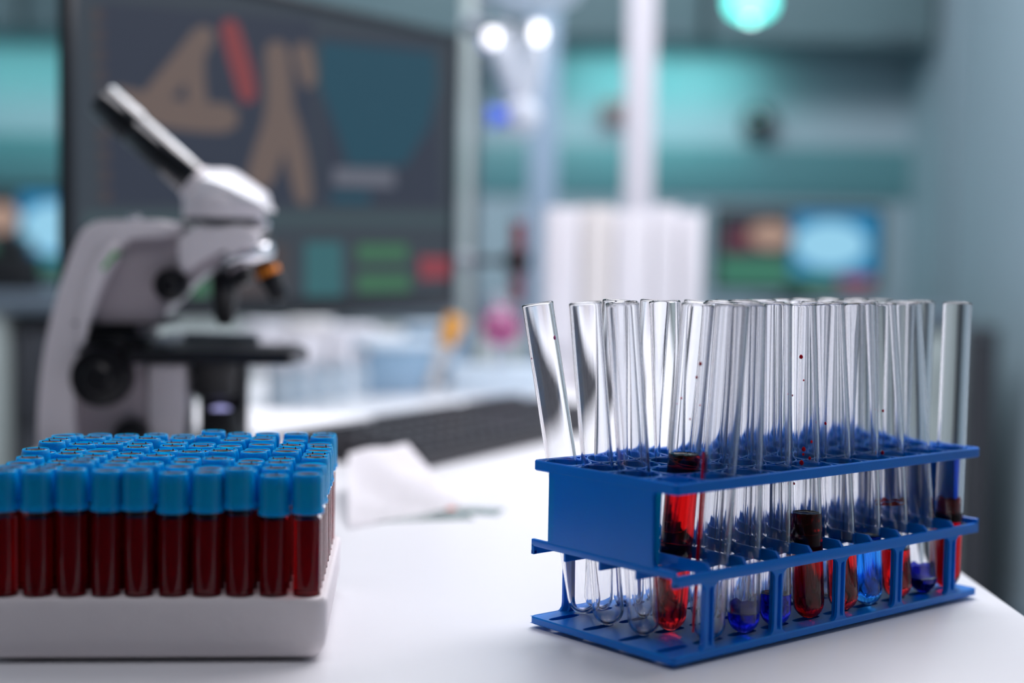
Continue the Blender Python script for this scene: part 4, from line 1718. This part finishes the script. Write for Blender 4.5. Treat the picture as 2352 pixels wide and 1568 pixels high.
def far_monitor(px0, px1, y, ytop, ybot, label):
    a, b = at(px0, ytop, y), at(px1, ybot, y)
    W_, zt2, zb3 = b.x - a.x, a.z, max(b.z, cz + .03)
    t_ = thing('monitor', label, 'monitor', (a.x, y, 0), 0, 'screens on the far counter')
    finish('housing', boxb(0, W_, .0, .03, zb3, zt2, bev=.012, seg=3), M['bezel'], t_)
    bm = nbm()
    H_ = zt2 - zb3
    def rect(u0, u1, v0, v1, mi, lay):
        vs = [bm.verts.new((W_ * u, -.0006 - lay * .0004, zb3 + H_ * v)) for u, v in ((u0, v0), (u1, v0), (u1, v1), (u0, v1))]
        bm.faces.new(vs).material_index = mi
    def oval(u, v, ru, rv, mi, lay, n=20):
        vs = [bm.verts.new((W_ * (u + ru * math.cos(2 * PI * k / n)), -.0006 - lay * .0004, zb3 + H_ * (v + rv * math.sin(2 * PI * k / n)))) for k in range(n)]
        bm.faces.new(vs).material_index = mi
    rect(.03, .97, .05, .95, 0, 0)
    rect(.05, .44, .42, .92, 1, 1)
    oval(.33, .66, .13, .15, 2, 2)
    oval(.16, .60, .10, .12, 7, 2)
    rect(.46, .95, .22, .93, 3, 1)
    oval(.68, .56, .21, .27, 4, 2)
    rect(.05, .44, .12, .38, 5, 1)
    rect(.50, .72, .08, .20, 5, 1)
    rect(.74, .93, .08, .20, 6, 1)
    o = finish('screen', bm, far_mats, t_, smooth=False)
    o['label'] = 'lit screen in blue, green and brown blocks'
    finish('stand', boxb(W_ / 2 - .03, W_ / 2 + .03, .031, .06, cz + .011, zb3 + .08, bev=.003), M['bezel'], t_)
    finish('stand_base', boxb(W_ / 2 - .1, W_ / 2 + .1, -.03, .12, cz, cz + .010, bev=.003), M['bezel'], t_)


far_mats = [scr('far_field', (0.04, 0.11, 0.11)), scr('far_dark', (0.03, 0.03, 0.045)), scr('far_skin', (0.42, 0.28, 0.22)), scr('far_cyan', (0.012, 0.20, 0.42)),
            scr('far_pale', (0.30, 0.62, 0.82)), scr('far_green', (0.045, 0.19, 0.12)), scr('far_red', (0.30, 0.05, 0.10)), scr('far_maroon', (0.12, 0.03, 0.05))]
far_monitor(1638, 2028, 3.8, 470, 770, 'lit screen on the far counter right of the white binders')
far_monitor(-125, 245, 3.8, 425, 760, 'lit screen on the far counter left of the big monitor')

# upper cabinets with a lighting strip under them
uz = at(1700, 95, Y1 - .32).z
for k, (x0_, x1_) in enumerate(((-2.25, -1.5), (-1.48, -.75), (-.73, -.02), (0.0, .56), (.58, 1.255))):
    t_ = thing('wall_cabinet', 'blue-grey wall cabinet above the far counter, %s from the left' % ord_word(k), 'cabinet', (0, 0, 0), 0, 'wall cabinets above the far counter')
    finish('body', boxb(x0_, x1_, Y1 - .30, Y1 - .001, uz, uz + .7, bev=.003), M['cabinet'], t_)
    d_o = finish('door', boxb(x0_ + .006, x1_ - .006, Y1 - .319, Y1 - .301, uz + .005, uz + .695, bev=.002), M['cabinet'], t_)
    finish('handle', boxb(x1_ - .16, x1_ - .06, Y1 - .327, Y1 - .3192, uz + .02, uz + .028), M['steel'], d_o)
for k, (xa, xb, pw) in enumerate(((-2.1, -.9, 1.5), (.15, .75, 1.25))):
    area('cabinet_light', ((xa + xb) / 2, Y1 - .16, uz - .02), ((xa + xb) / 2, Y1 - .02, uz - .35), xb - xa, .05, pw, (0.30, 1.0, 0.96))
# round cyan lamp hanging before the cabinets
lp = at(1725, 6, 3.9)
t_ = thing('round_lamp', 'round glowing cyan lamp near the top of the far wall', 'lamp', (lp.x, lp.y, lp.z), 0)
bm = nbm()
lathe(bm, [(0, -.044), (.03, -.040), (.055, -.024), (.064, 0), (.055, .024), (.03, .036), (0, .038)], 32)
finish('shade', bm, M['lampcyan'], t_)
bm = nbm()
lathe(bm, [(0, -.050), (.008, -.049), (.012, -.044), (0, -.0445)], 20)
finish('bright_core', bm, M['lampcore'], t_)
bm = nbm()
rod(bm, (0, 0, .038), (0, 0, Z_CEIL - lp.z), .003, seg=10)
finish('cord', bm, M['black_soft'], t_)
# black round camera on the back wall
p = at(1746, 284, Y1 - .03)
t_ = thing('wall_camera', 'round black camera dome on the teal wall', 'camera', (p.x, Y1 - .013, p.z), 0)
bm = nbm()
lathe(bm, [(0, 0), (.056, 0), (.056, .012), (0, .012)], 28, T=Matrix.Rotation(PI / 2, 4, 'X'))
finish('mount', bm, M['black'], t_)
bm = nbm()
lathe(bm, [(0, .0125), (.050, .0125), (.047, .040), (.030, .062), (0, .070)], 28, T=Matrix.Rotation(PI / 2, 4, 'X'))
finish('dome', bm, M['black_gloss'], t_)
# dark red box on the wall by the post
p = at(1412, 255, Y1 - .03)
tag(finish('wall_box', boxb(p.x - .04, p.x + .05, Y1 - .05, Y1 - .001, p.z - .03, p.z + .03, bev=.005), mat('dull_red_box', (0.30, 0.12, 0.12), 0.5)), 'small dull red box on the wall left of the white post', 'box')
# dark things on the counter at far left
p = at(15, 700, 3.65)
t_ = thing('desk_apparatus', 'dark boxy apparatus on the far counter at the left', 'apparatus', (p.x, 3.62, cz), 0)
finish('body', boxb(-.05, .07, 0, .1, 0, .10, bev=.01, seg=3), M['black_soft'], t_)
finish('head', boxb(-.03, .05, .01, .08, .1005, .14, bev=.008, seg=2), M['black_soft'], t_)
